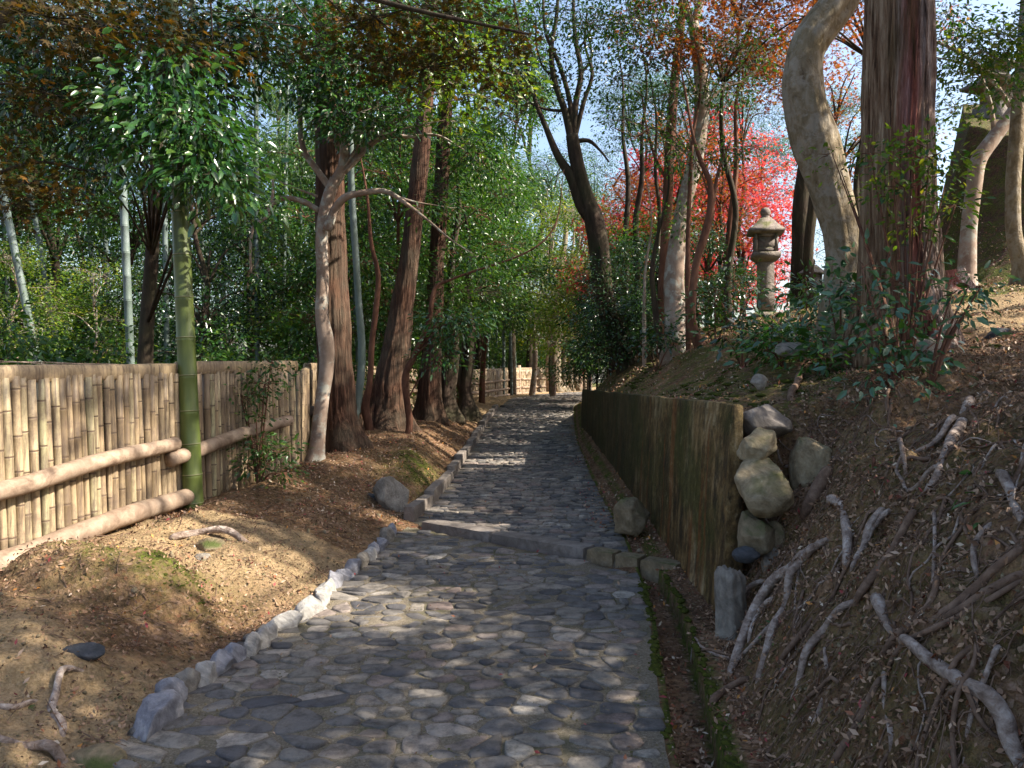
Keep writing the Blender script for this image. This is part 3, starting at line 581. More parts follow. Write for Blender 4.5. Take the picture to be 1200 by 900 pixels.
roots = [
 (z4([(430,150),(385,200),(330,240),(270,320),(215,440),(180,540),(170,580)]), (5,6,4), 'root', 'pale forked root falling beside the stone stub'),
 (z4([(515,105),(450,140),(425,180),(385,215),(370,320),(320,410),(290,520),(270,600)]), (4,5,4), 'root', 'long pale root just right of the forked root beside the stub'),
 (z4([(320,245),(240,265),(200,340),(175,420)]), (3,3,3), 'root', 'thin pale root arching over the stone stub'),
 (z4([(320,310),(265,360),(235,450)]), (3,3,2), 'root', 'short grey root between the two pale falling roots'),
 (z4([(630,320),(580,330),(500,420),(440,490),(410,600),(375,710)]), (4,5,3), 'root', 'pale root curving down left in the middle of the bank'),
 (z6([(660,570),(690,590),(700,640),(705,700),(700,760)]), (6,6,4), 'root', 'thick white root stub hanging below the boulders'),
 (z4([(690,320),(700,350),(715,390),(745,435)]), (8,6,5), 'root', 'short knobbly white root above the thick log root'),
 (z4([(790,455),(850,510),(930,570),(1000,620),(1080,660),(1130,730),(1150,810),(1190,895)]), (6,9,11,10,9), 'root', 'thickest pale root winding down to the bottom right corner'),
 (z4([(1195,245),(1100,300),(980,370),(870,420),(790,460),(740,520)]), (3,4,3), 'root_brown', 'slim brown root crossing over the thickest pale root'),
 (z4([(1190,140),(1100,210),(1030,280),(950,350),(850,400),(770,430),(710,500)]), (5,7,4), 'root_brown', 'stout brown root slanting down left from the right edge'),
 (z4([(810,10),(740,140),(680,220),(620,300)]), (4,5,4), 'root_brown', 'brown root slanting above the white knobbly root'),
 (z4([(700,0),(650,70),(630,160),(600,190)]), (4,4,3), 'root', 'grey root beside the white hanging stub'),
 (z4([(710,580),(715,680),(735,790),(740,890)]), (3,4,3), 'root', 'vertical grey root at the bottom middle of the bank'),
 (z4([(690,600),(650,680),(600,780),(530,890)]), (4,5,4), 'root_brown', 'brown root slanting to the bottom of the bank'),
 (z4([(500,490),(510,600),(480,700),(440,810)]), (2,3,2), 'root', 'thin wavy root left of the brown slanting one'),
 (z4([(885,0),(885,150),(880,250)]), (2,2,2), 'root', 'thin hanging rootlet below the leafy shrub'),
 (z4([(1080,50),(1030,110),(1025,180),(1040,240)]), (3,4,3), 'root', 'curved root near the glossy plant at the right edge'),
 (z4([(110,670),(150,630),(230,590)]), (5,4,3), 'root_brown', 'stubby root at the toe of the bank by the drain'),
 (z6([(1050,290),(1030,350),(1000,400),(980,450),(950,520),(930,545)]), (5,7,4), 'root', 'forked grey root below the cedar on the right'),
 (z6([(1140,500),(1160,540),(1180,600),(1198,640)]), (6,6,5), 'root', 'pale root stub at the right edge above the glossy plant'),
 (z6([(1195,780),(1100,830),(1040,870),(990,895)]), (5,6,4), 'root_brown', 'thick brown root low on the right edge'),
 (z6([(820,600),(780,640),(750,700),(720,750)]), (3,4,3), 'root', 'grey diagonal root right of the white hanging stub'),
 (z6([(1000,340),(930,420),(900,430)]), (4,3,2), 'root', 'short root leaving the forked grey one to the left'),
 (z6([(870,500),(860,440),(850,410)]), (2,3,2), 'root', 'small upright rootlet under the leafy shrub'),
 (z4([(545,210),(520,300),(430,420),(350,520)]), (3,4,3), 'root_brown', 'brown root between the pale falling roots'),
 (z6([(650,495),(620,550),(590,600)]), (7,8,6), 'root_brown', 'stout brown root stub against the wedge-shaped boulder'),
 (z6([(575,220),(560,250),(545,285)]), (4,4,4), 'root_brown', 'reddish broken branch standing above the wall end'),
]
for i, (px, rr, m, lb) in enumerate(roots): root('exposed_root', lb, px, rr, m, seed=i)
for i, (px, rr, lb) in enumerate([(z2([(225,560),(205,640),(190,700),(230,760),(225,800)]), (4,5,4), 'wavy grey root on the dark left bank near the corner'),
      (z2([(0,800),(90,830),(190,830),(240,895)]), (5,6,5), 'grey root in the bottom left corner'), (z2([(610,100),(700,80),(800,70),(880,120)]), (4,5,3), 'weathered root on the left bank below the bamboo'),
      (z2([(0,690),(60,690),(120,670)]), (4,4,3), 'dark brown root at the left edge of the picture')]):
    root('exposed_root', lb, px, rr, 'root', 'exposed roots on the left bank', seed=50+i)
rock('stump', 'low flat sawn stump on the left bank below the bamboo', 'stump', hit(245, 640)+np.array([0, 0, .0]), (.25, .22, .12), 'rock_moss', 81, cuts=3)
rock('stone', 'dark slate lying on the shaded left bank', 'stone', hit(95, 765), (.2, .12, .09), 'rock_dark', 82, rz=.4)
rock('stone', 'pale stone set in the mossy lump on the left bank', 'stone', hit(238, 655), (.12, .1, .1), 'rock', 83)
rock('stone', 'dark blue-grey boulder on the upper ground at the right edge', 'boulder', (3.98, 6.25, 1.75), (.34, .3, .24), 'rock_dark', 84)
rock('stone', 'pale grey boulder at the right foot of the big cedar', 'boulder', P(1085, 412, 5.6), (.42, .3, .3), 'rock', 85)
rock('stone', 'flat pale stone on the moss mound at the right edge', 'boulder', P(1198, 352, 9.0), (.35, .3, .2), 'rock', 86)
rock('stone', 'small pale stone above the wall end among leaves', 'stone', P(890, 448, 5.3), (.13, .12, .12), 'rock', 87)
rock('stone', 'grey stone half buried left of the big cedar', 'stone', P(925, 410, 6.3), (.3, .2, .13), 'rock', 88)
exec_marker = True
# ------------------------------------------------------------------ bamboo fence
def m_bam():
    t = NT('dried bamboo'); r = t.attr('rnd')
    col = t.ramp(r, [(0, (0.1, 0.065, 0.04)), (.045, (0.1, 0.065, 0.04)), (.05, (0.2, 0.145, 0.085)), (.4, (0.33, 0.245, 0.145)), (.75, (0.44, 0.34, 0.21)), (1, (0.34, 0.31, 0.18))])
    n = t.noise(1, t.mp((40, 40, 3)), 6, .7); col = t.mix(t.ramp(n, [(.36, .8), (.56, 0.0)]), col, (0.09, 0.06, 0.045))
    col = t.mix(t.ramp(t.noise(4, detail=8, rough=.8), [(.46, 0.0), (.62, .7)]), col, (0.14, 0.1, 0.075))
    return t.fin(col, .55, t.bump(n, .25, .006), .35)
M['bamboo_dry'] = m_bam()
M['log'] = m_bark('peeled log', [(0.12, 0.08, 0.055), (0.29, 0.21, 0.15), (0.44, 0.35, 0.26), (0.17, 0.12, 0.085)], 9, 9, .6, .7, dist=.008)
def culm(mb, a, b, r, seg=8, rs=None, val=.5, nodes=.27):
    a = np.array(a, float); b = np.array(b, float); L = np.linalg.norm(b-a); ts = [0]; rr = [r]; d = rs.uniform(.05, nodes)
    while d < L-.03:
        for o, k in ((-.014, 1), (-.005, 1.1), (0, .98), (.006, 1.08), (.016, 1)): ts.append((d+o)/L); rr.append(r*k)
        d += nodes*rs.uniform(.8, 1.3)
    ts.append(1); rr.append(r*.97); ts = np.array(ts); pts = a+(b-a)*ts[:, None]; bow = rs.uniform(-.006, .006, 2)
    pts[:, 0] += bow[0]*np.sin(np.pi*ts); pts[:, 1] += bow[1]*np.sin(np.pi*ts)
    va = np.full((len(rr)-1, seg), max(val, .06)); isn = np.array([abs(rr[k]/r-1.1) < .001 or abs(rr[k]/r-.98) < .001 for k in range(len(rr)-1)]); va[isn] = 0
    tube(mb, pts, rr, seg, val=np.concatenate([va.ravel(), va.ravel()[:1]]), sm=False, cap=True)
def fence(label, A, B, ga, gb, ta, tb, lean=0.0, sw=.056, rails=(.45,), base=True, posts=(), seed=1, gaps=.02, cap=True, rail_r=.052, step_back=.06, name='bamboo_fence'):
    rs = R(seed); A = np.array(A, float); B = np.array(B, float); L = np.linalg.norm(B-A); d = (B-A)/L; nrm = np.array([d[1], -d[0]])
    rt = thing(name, label, 'fence', (A[0], A[1], ga), 'bamboo fence sections along the left')
    org = np.array([A[0], A[1], ga])
    mb = MB(); s = 0
    while s < L:
        w_ = sw*rs.uniform(.8, 1.2); p = A+d*s; g = ga+(gb-ga)*s/L; t = ta+(tb-ta)*s/L-rs.uniform(0, .03); ln = lean+rs.normal()*.012
        off = nrm*rs.uniform(-.006, .008)
        culm(mb, np.array([p[0]+off[0], p[1]+off[1], g-.08+rs.uniform(0, .03)])-org, np.array([p[0]+d[0]*ln+off[0], p[1]+d[1]*ln+off[1], t])-org, w_*.52, 8, rs, rs.rand()); s += w_*(1+rs.rand()*gaps)
    mb.build('slat_panel', M['bamboo_dry'], rt)
    dp = lambda R_, c, a: R_*(1+.06*fbm(np.stack([c[:, None, 0]*5+np.cos(a)*.4, c[:, None, 1]*5+np.sin(a)*.4, c[:, None, 2]*5+a*0], -1), 3, 3))
    fr = nrm*(step_back)
    def rail(nm, z0, z1, s0, s1, r, m='log', off=1.0):
        mb = MB(); p0 = A+d*s0+fr*off; p1 = A+d*s1+fr*off; pts = [np.array([*(p0+(p1-p0)*t), z0+(z1-z0)*t+.012*math.sin(t*7+seed)])-org for t in np.linspace(0, 1, 7)]
        tube(mb, pts, [r*1.05, r, r*1.02, r*.97, r, r*.95, r*.93], 16, 50, disp=dp); return mb.build(nm, M[m], rt)
    for k, (f0, f1, s0, s1) in enumerate(rails): rail('rail', ga+(ta-ga)*f0, gb+(tb-gb)*f1, s0*L, s1*L, rail_r)
    if base: rail('base_log', ga+.07, gb+.06, -.02, L*base, rail_r*1.25, off=1.2)
    if cap:
        k = max(1, round(L/1.6))
        for j in range(k):
            mb = MB(); s0, s1 = L*j/k-.05, L*(j+1)/k+.03; z0 = ta+(tb-ta)*s0/L+.018*(j % 2); z1 = ta+(tb-ta)*s1/L+.018*(j % 2)
            pts = [np.array([*(A+d*(s0+(s1-s0)*t)), z0+(z1-z0)*t+.01])-org for t in np.linspace(0, 1, 9)]
            tube(mb, pts, [.06]*9, 12, 9, sm=False, disp=lambda R_, c, a: R_*(1+.05*fbm(np.stack([c[:, None, 0]*4+a*0, c[:, None, 1]*4+np.cos(a), c[:, None, 2]*4+a*0], -1), 5, 2)), ecc=.34)
            o = mb.build('cap_rail', M['bamboo_dry'], rt)
    for (s, h) in posts:
        mb = MB(); p = A+d*s*L-nrm*.13; tube(mb, [np.array([*p, ga-.1])-org, np.array([*p, ta+h])-org], [.072, .068], 14, 8, disp=dp); mb.build('post', M['wood_post'], rt)
    return rt
F1a = (-4.3, 3.3); F1 = (-3.3, 4.75); F2 = (-2.33, 8.25)
d12 = np.array(F2)-np.array(F1)
fence('near end section of bamboo fence at the left edge with thick overlapping rails', (-3.9, 2.9), (-3.33, 4.78), .25, .27, 1.46, 1.48, .02, rails=((.42, .44, 0, 1.02),), base=1.03, seed=3, rail_r=.062, step_back=.09)
fence('long sunlit bamboo fence section behind the green bamboo culm', F1, F2, .26, .42, 1.49, 1.53, -.06, rails=((.42, .46, .0, .46), (.44, .53, .44, .93)), base=.52, posts=((.27, .07), (.42, .06)), seed=4, rail_r=.06, step_back=.085)
fence('short shaded bamboo fence section ending at the twin trunks', (-2.33, 8.3), (-2.45, 9.2), .45, .5, 1.5, 1.56, .05, rails=(), base=False, seed=5, cap=False, sw=.05, posts=((.15, .12),))
fence('shaded bamboo fence section between the cedar trunks', (-2.5, 9.3), (-2.78, 14.6), .5, .56, 1.53, 1.52, 0, rails=((.5, .5, 0, 1),), base=1, seed=6, posts=((.3, .05), (.6, .05)))
fence('bamboo fence section behind the dark trunks in the distance', (-2.78, 14.7), (-2.1, 21), .58, .5, 1.5, 1.4, 0, rails=((.5, .5, 0, 1), (.8, .8, 0, 1)), base=1, seed=7, sw=.07)
fence('sunlit bamboo fence section far along the bend', (-2.1, 21.1), (.3, 32), .45, .38, 1.37, 1.45, 0, rails=((.3, .3, 0, 1), (.62, .62, 0, 1)), base=1, seed=8, sw=.09, rail_r=.045)
fence('farthest bamboo fence section behind the sunlit trunks', (.35, 32.1), (4.2, 42), .36, .3, 1.45, 1.5, 0, rails=((.3, .3, 0, 1), (.62, .62, 0, 1)), base=1, seed=9, sw=.11, rail_r=.045)
mb = MB(); tube(mb, [(.28, 31.9, .3), (.28, 31.9, 1.62)], [.1, .09], 10, 5); o = mb.build('fence_post', M['log']); tag(o, 'stout pale post between the two farthest bamboo fence sections', 'post')
# wire along the fence top
mb = MB()
for k in range(3):
    pts = [P(-10+t*215, 432-6*math.sin(t*3.1+k)-(k*2), 5.1+t*1.6) for t in np.linspace(0, 1, 12)]; tube(mb, pts, [.004]*12, 5, 40)
o = mb.build('wire', M['root']); tag(o, 'thin pale wire strung along behind the top of the near fence', 'wire')
# green bamboo culm
def m_gb():
    t = NT('green bamboo culm'); n = t.noise(2, t.mp((6, 6, 1)), 5); col = t.ramp(n, [(.3, (0.04, 0.06, 0.015)), (.6, (0.085, 0.11, 0.025)), (.8, (0.14, 0.15, 0.05))]); r = t.attr('rnd')
    col = t.mix(t.ramp(r, [(.5, 0.0), (.9, 1.0)]), col, (0.2, 0.2, 0.12)); return t.fin(col, .42, t.bump(n, .15, .004), .4)
M['culm_green'] = m_gb()
def green_culm():
    rs = R(4); rt = thing('bamboo', 'thick green bamboo culm standing in front of the sunlit fence', 'bamboo', (-2.69, 6.5, Hs(-2.69, 6.5)))
    org = np.array(rt.location); A = np.array([-2.69, 6.5, org[2]-.1]); B = np.array([-2.98, 6.5, 6.6]); L = np.linalg.norm(B-A); mb = MB(); mr = MB(); d = .14; pts = [A]; rr = [.082]
    k = 0
    while d < L:
        c = A+(B-A)*d/L; r = .082-.03*d/L
        for o_, f in ((-.02, 1), (-.008, 1.03), (0, .97), (.006, 1.045), (.012, 1.045), (.022, 1)): pts.append(A+(B-A)*(d+o_)/L); rr.append(r*f)
        d += .24+.02*min(k, 6); k += 1
    pts.append(B); rr.append(.05); va = np.full((len(rr)-1, 24), .2); va[[q for q in range(len(rr)-1) if q % 6 == 4 and q < len(rr)-3]] = 1.0
    tube(mb, np.array(pts)-org, rr, 24, sm=False, val=va.ravel()); mb.build('culm', M['culm_green'], rt)
    return rt
GB = green_culm()

# ------------------------------------------------------------------ foliage
def leaf_geo(shape):
    if shape == 'diamond': v = [(0,0,0),(.45,.23,.03),(1,0,-.04),(.45,-.23,.03)]; return np.array(v), None, np.array([(0,2,1),(0,3,2)])
    if shape == 'leaf':
        v = [(0,0,0),(.3,.19,.05),(.7,.15,.02),(1,0,-.1),(.7,-.15,.02),(.3,-.19,.05),(.35,0,0),(.7,0,-.03)]
        return np.array(v), np.array([(6,7,2,1),(6,5,4,7)]), np.array([(0,6,1),(0,5,6),(7,3,2),(7,4,3)])
    if shape == 'bamboo': v = [(0,0,0),(.3,.07,.01),(1,0,-.12),(.3,-.07,.01)]; return np.array(v), None, np.array([(0,2,1),(0,3,2)])
    if shape == 'maple':
        v = [(.35,0,0)]; ang = [0, 48, 95, 140]; ln = [.68, .58, .45, .25]; out = []
        allang = [-140,-95,-48,0,48,95,140]; lens = [.28,.5,.62,.72,.62,.5,.28]
        for i, (a, l) in enumerate(zip(allang, lens)):
            out.append((.35+l*math.cos(rad(a)), l*math.sin(rad(a)), -.06))
            if i < 6: b = (a+allang[i+1])/2; out.append((.35+.2*math.cos(rad(b)), .2*math.sin(rad(b)), 0))
        v += out; n = len(out); return np.array(v), None, np.array([(0, 1+i, 1+(i+1) % n) for i in range(n)])
def add_leaves(mb, pos, axis, nrm, size, shape, rs, vals=None):
    g, q, t = leaf_geo(shape); N = len(pos)
    if N == 0: return
    a = axis/(np.linalg.norm(axis, axis=1)[:, None]+1e-9); s = np.cross(nrm, a); s /= np.linalg.norm(s, axis=1)[:, None]+1e-9; n = np.cross(a, s)
    v = pos[:, None]+size[:, None, None]*(g[None, :, :1]*a[:, None]+g[None, :, 1:2]*s[:, None]+g[None, :, 2:]*n[:, None])
    val = rs.rand(N) if vals is None else vals; off = (np.arange(N)*len(g))[:, None, None]
    base = mb.n; verts = v.reshape(-1, 3)
    qq = (q[None]+off).reshape(-1, 4) if q is not None else None; tt_ = (t[None]+off).reshape(-1, 3)
    mb.v.append(verts); mb.n += len(verts)
    if qq is not None: mb.q.append(qq+base); mb.aq.append(np.repeat(val, len(q)))
    mb.t.append(tt_+base); mb.at.append(np.repeat(val, len(t)))
LIT = [(-2.5, 5.1, 2.05, .85), (-1.0, 4.75, 1.2, .5), (-3.2, 5.6, 1.1, .9), (-2.7, 7.3, .6, .5), (-.95, 9.2, .45, .75), (-.75, 12.2, .35, 1.4), (-2.0, 8.5, .5, .5), (1.0, 24, 9, 5.5), (-1.8, 11.3, .35, .35), (.3, 16.2, .9, .25)]
LIT3 = [(P(215, 185, 6.3), .6), (P(420, 115, 8.2), .8), (P(378, 330, 8.5), .3), (P(378, 480, 8.5), .3), (P(465, 440, 11.4), .35), (P(530, 380, 10.5), .5), (P(1050, 200, 6), .25), (P(970, 200, 6.9), .5), (P(480, 300, 12), .7), (P(330, 300, 13), 1.2), (P(120, 300, 13), 1.3), (P(590, 300, 18), 1.6), (P(450, 150, 12), 1.2)]
def lit_keep(p, zt=.25):  # thins crowns so the sun reaches the chosen spots
    k = (p[:, 2]-zt)/SUN[2]; gx = p[:, 0]-SUN[0]*k; gy = p[:, 1]-SUN[1]*k; keep = np.ones(len(p), bool)
    wob = 1+.25*fbm(np.stack([gx*1.3, gy*1.3, gx*0], 1), 4, 3)
    for (c, r) in LIT3:
        d = p-c; a = d @ SUN; keep &= ~((a > .9) & (np.linalg.norm(d-a[:, None]*SUN, axis=1) < r*(.75+.5*wob)))
    for (cx, cy_, rx, ry) in LIT: keep &= ((gx-cx)/rx)**2+((gy-cy_)/ry)**2 > wob
    return keep
def clusters_leaves(mb, tw, cl, n, size, shape, seed, droop=.35, per=9, mask=False, twigs=True, hollow=.35):
    """cl: list of (centre, radii, weight). Twig ends fill each cluster, leaves gather round twig ends"""
    rs = R(seed); W = np.array([c[2] for c in cl], float); W /= W.sum()
    for (c, r, _), wgt in zip(cl, W):
        c = np.asarray(c, float); r = np.asarray(r, float); k = max(3, int(n*wgt/per))
        d = rs.normal(size=(k, 3)); d /= np.linalg.norm(d, axis=1)[:, None]; rad_ = (hollow+(1-hollow)*rs.rand(k))**.6
        d = d*rad_[:, None]; d *= (1+.35*fbm(d*2.1+seed, seed, 3))[:, None]; ends = c+d*r
        dirs = d/(np.linalg.norm(d, axis=1)[:, None]+1e-9)*np.array([1, 1, .5]); dirs[:, 2] -= droop*.4
        if mask: kp = lit_keep(ends); ends = ends[kp]; dirs = dirs[kp]; d = d[kp]; k = len(ends)
        if k == 0: continue
        if tw is not None and twigs:
            for e in ends[::3]: 
                st = c+(e-c)*rs.uniform(0, .35); mid = (st+e)/2+rs.normal(size=3)*r*.08; tube(tw, [st, mid, e], [.006, .004, .002], 3, 3, cap=False, sm=False)
        m = per; pos = np.repeat(ends, m, 0); dd = np.repeat(dirs, m, 0); spread = size*1.5
        j = rs.normal(size=pos.shape)*spread*np.array([1, 1, .55]); pos = pos+j
        ax = dd*.7+j/spread*.7+rs.normal(size=pos.shape)*.35; ax[:, 2] -= droop
        nr = rs.normal(size=pos.shape)*.55+np.array([0, 0, 1.0])
        add_leaves(mb, pos, ax, nr, size*rs.uniform(.4, 1.3, len(pos)), shape, rs)

def trunk_disp(seed, groove=0, amp=.08, flare=None):
    def f(R_, c, a):
        ca, sa = np.cos(a)[None], np.sin(a)[None]; z = c[:, 2:3]
        p = np.stack([ca*1.2+z*.0+seed, sa*1.2+z*.0, z*1.2+ca*0], -1); R2 = R_*(1+amp*fbm(p, seed, 3))
        if groove:
            tw_ = a[None]+.15*np.sin(z*1.7)+.06*z; p = np.stack([np.cos(tw_)*groove, np.sin(tw_)*groove, z*1.3+tw_*0], -1)
            R2 = R2*(1+(.13 if groove < 10 else .07)*np.abs(fbm(p, seed+5, 4))*2-.05)
        if flare is not None:
            z0, h, k, lobes = flare; t = np.clip(1-(z-z0)/h, 0, 1)**2; R2 = R2*(1+k*t*(.6+.4*np.cos(lobes*a[None]+seed)+.35*fbm(np.stack([ca*2+z*0, sa*2+z*0, z*0+ca*0+seed], -1), seed, 2)))
        return R2
    return f
def traced(pxs, Y, ground=True, dy=None):
    pts = []
    for i, q in enumerate(pxs):
        u, v = q[:2]; y = q[2] if len(q) > 2 else Y; pts.append(P(u, v, y))
    pts = np.array(pts)
    if ground:
        z = Hs(pts[0][0], pts[0][1])-.12; pts = np.concatenate([[[pts[0][0], pts[0][1], z]], pts]) if pts[0][2] > z+.1 else np.concatenate([[[pts[0][0], pts[0][1], z]], pts[1:]])
    return pts
def trunk_tree(name, label, cat, pxs, rpxs, Y, bark, seg=20, n=60, groove=0, flare=None, limbs=(), crown=None, seed=1, group=None, part='trunk', lmat=None, amp=.08):
    """pxs: outline of the trunk (measured at depth Y), limbs: list of (pxs, radii px); crown: dict(cl, n, size, shape, mat, mask)"""
    if name in ('thin_trunk', 'far_tree', 'brown_sapling', 'pale_sapling', 'dark_trunk'):
        (u1, v1), (u2, v2) = pxs[-2][:2], pxs[-1][:2]; L_ = max(1, v1-v2); pxs = list(pxs)+[(u2+(u2-u1)/L_*50+6, v2-60), (u2+(u2-u1)/L_*60-4, v2-130)]; rpxs = list(rpxs)+[rpxs[-1]*.65, .3]
    pts = traced(pxs, Y); k = len(pts)-len(rpxs); rr = np.array(([rpxs[0]]*max(k, 0)+list(rpxs))[:len(pts)] if k >= 0 else list(rpxs)[-len(pts):], float)/F*Y
    org = np.array([pts[0][0], pts[0][1], pts[0][2]+.12]); rt = thing(name, label, cat, org, group)
    fl = (0, flare[0], flare[1], flare[2]) if flare else None
    mb = MB(); tube(mb, pts-org, rr, seg, n, disp=trunk_disp(seed, groove, amp, fl)); mb.build(part, M[bark], rt)
    tw = MB(); any_ = False
    for lp, lr in limbs:
        lpt = np.array([P(q[0], q[1], q[2] if len(q) > 2 else Y) for q in lp])-org
        rl = np.interp(np.linspace(0, 1, len(lpt)), np.linspace(0, 1, len(lr)), lr)/F*Y; tube(tw, lpt, rl, 8, len(lpt)*5, disp=trunk_disp(seed+3, 0, .1)); any_ = True
    if crown:
        cr = MB(); cs = [crown] if isinstance(crown, dict) else crown
        for ci, c in enumerate(cs):
            cl = []
            for q in c['cl']:
                u, v, y, ru, rv = q[:5]; pc = P(u, v, y)-org; r3 = (ru/F*y, (q[5] if len(q) > 5 else ru/F*y*.8), rv/F*y); cl.append((pc, r3, q[6] if len(q) > 6 else ru*rv*y*y))
                if c.get('reach', True):
                    d = np.linalg.norm((pts-org)-pc-np.array([0, 0, -.6]), axis=1); a = (pts-org)[d.argmin()]; L = np.linalg.norm(pc-a)
                    mid = (a+pc)/2+np.array([0, 0, .12*L]); tube(tw, [a, mid, pc], [min(.022, .008+L*.005), .01, .005], 5, 10); any_ = True
            mbx = cr if ci == 0 else MB()
            if c.get('mask'):
                cl2 = [(q[0]+org, q[1], q[2]) for q in cl]; t2 = MB(); b2 = MB(); clusters_leaves(b2, t2, cl2, c['n'], c['size'], c['shape'], seed+ci*7+11, c.get('droop', .35), c.get('per', 9), True)
                for B2, T in ((b2, mbx), (t2, tw)):
                    if B2.n:
                        for k2 in range(len(B2.v)): B2.v[k2] = B2.v[k2]-org
                        off = T.n; T.v += B2.v; T.n += B2.n; T.q += [x+off for x in B2.q]; T.t += [x+off for x in B2.t]; T.aq += B2.aq; T.at += B2.at
            else: clusters_leaves(mbx, tw, cl, c['n'], c['size'], c['shape'], seed+ci*7+11, c.get('droop', .35), c.get('per', 9))
            if mbx.n: mbx.build(c.get('part', 'crown'), M[c['mat']], rt, smooth=False)
    if tw.n: tw.build('limbs', M[lmat or bark], rt)
    return rt
# ------------------------------------------------------------------ the named trees
def m_cedarR():
    t = NT('old cedar bark'); n1 = t.noise(1.0, t.mp((30, 30, 1.6)), 9, .75, .5); band = t.noise(1.0, t.mp((3.2, 3.2, .28)), 4, .6)
    col = t.ramp(n1, [(.36, (0.02, 0.013, 0.011)), (.44, (0.16, 0.1, 0.08)), (.54, (0.32, 0.24, 0.21)), (.66, (0.52, 0.45, 0.44))])
    red = t.ramp(n1, [(.36, (0.04, 0.01, 0.008)), (.5, (0.26, 0.06, 0.045)), (.66, (0.42, 0.12, 0.09))])
    sp_ = t.n('ShaderNodeSeparateXYZ'); t.l(t.co, sp_.inputs[0]); q_ = t.math('ABSOLUTE', t.math('ADD', t.math('ADD', sp_.outputs[0], t.math('MULTIPLY', t.math('SUBTRACT', band, .5), .55)), .05)); q_ = t.ramp(q_, [(.05, .75), (.12, 0.0)])
    col = t.mix(q_, col, red)
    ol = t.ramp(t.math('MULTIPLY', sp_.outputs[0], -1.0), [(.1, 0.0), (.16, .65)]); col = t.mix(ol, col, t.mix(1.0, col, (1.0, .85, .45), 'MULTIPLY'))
    col = t.mix(t.ramp(t.noise(1.0, t.mp((5, 5, .8)), 5), [(.55, 0.0), (.7, .5)]), col, (0.1, 0.09, 0.03))
    return t.fin(col, .9, t.bump(n1, 1.0, .05), .2)
M['bark_cedar_old'] = m_cedarR()
# right: big cedar
trunk_tree('cedar_tree', 'massive old cedar trunk with shredding red and grey bark on the right bank', 'cedar tree', [(1056, 415), (1056, 380), (1054, 320), (1052, 200), (1054, 0), (1056, -300), (1058, -1100)], (46, 44, 43, 41, 37, 34, 14), 6.0, 'bark_cedar_old', 360, 240, 15.0, (.9, .75, 5), seed=3, amp=.05,
  crown=dict(cl=[(1060, -520, 6, 330, 150), (950, -800, 6, 300, 180), (1100, -1000, 6, 260, 160)], n=14000, size=.09, shape='diamond', mat='green_dark', mask=True), group=None)
# curved pale tree
trunk_tree('curved_tree', 'pale curving trunk with patchy lichen bark left of the big cedar', 'tree', [(986, 365), (987, 340), (989, 300), (976, 230), (957, 170), (943, 115), (944, 62), (985, 0), (1012, -60), (1030, -200), (1010, -420)], (25, 23, 20, 23, 27, 24, 21, 21, 19, 15, 7), 6.9, 'bark_pale', 48, 120, 1.6, (.4, .4, 4), seed=9, amp=.14,
  limbs=[([(1012, -60), (1100, -140), (1200, -200)], (9, 5, 3)), ([(1030, -200), (960, -300), (880, -340)], (8, 4, 3))],
  crown=dict(cl=[(1150, -230, 6.5, 150, 70), (900, -330, 6.5, 160, 80), (1010, -430, 7, 180, 80), (820, -200, 6.5, 120, 60)], n=9000, size=.06, shape='diamond', mat='green', mask=True))
# dark twins
trunk_tree('dark_trunk', 'thick dark purple trunk against the bright sky behind the curving tree', 'tree', [(937, 330), (938, 300), (939, 240), (946, 180), (952, 120), (960, -20)], (11, 10.5, 10, 9, 8, 5), 14, 'bark_dark', 20, 40, seed=4)
trunk_tree('dark_trunk', 'slimmer dark trunk just right of the thick dark one', 'tree', [(948, 332), (947, 300), (953, 240), (958, 200), (955, 150), (962, 60), (985, -40)], (6, 5.5, 6, 5.5, 5, 4, 3), 13.4, 'bark_dark', 16, 40, seed=5)
# hill trees
trunk_tree('hill_tree', 'grey trunk bending right in front of the dark leaf-covered slope', 'tree', [(1133, 318), (1135, 270), (1142, 215), (1146, 190), (1166, 160), (1188, 130), (1215, 80), (1240, 0)], (10, 8.5, 8.5, 9, 8, 7, 6, 5), 10.4, 'bark_grey', 20, 60, 0, (.3, .5, 4), seed=6,
  limbs=[([(1166, 160), (1160, 120), (1150, 90)], (3, 2)), ([(1188, 130), (1150, 80), (1100, 50), (1060, 40)], (3, 2, 1))],
  crown=[dict(cl=[(1150, 90, 8.8, 60, 22), (1120, 60, 9, 60, 26), (1180, 40, 8.8, 60, 30), (1110, 20, 9, 40, 20), (1180, 110, 8.4, 30, 14)], n=2600, size=.07, shape='leaf', mat='green', reach=False),
         dict(cl=[(1120, 125, 8.8, 46, 16), (1150, 60, 8.6, 60, 20)], n=800, size=.07, shape='maple', mat='green_yellow', part='yellow_leaves', reach=False)])
trunk_tree('hill_tree', 'ochre trunk standing upright at the right edge before the dark slope', 'tree', [(1197, 312), (1189, 280), (1187, 230), (1192, 150), (1198, 80), (1204, 0), (1210, -150)], (10, 8.5, 8, 8, 7.5, 7, 5), 9.6, 'bark_pale', 18, 50, 0, (.3, .5, 4), seed=7,
  limbs=[([(1196, 110), (1160, 85), (1110, 70), (1060, 62)], (2.5, 2, 1, .7))])
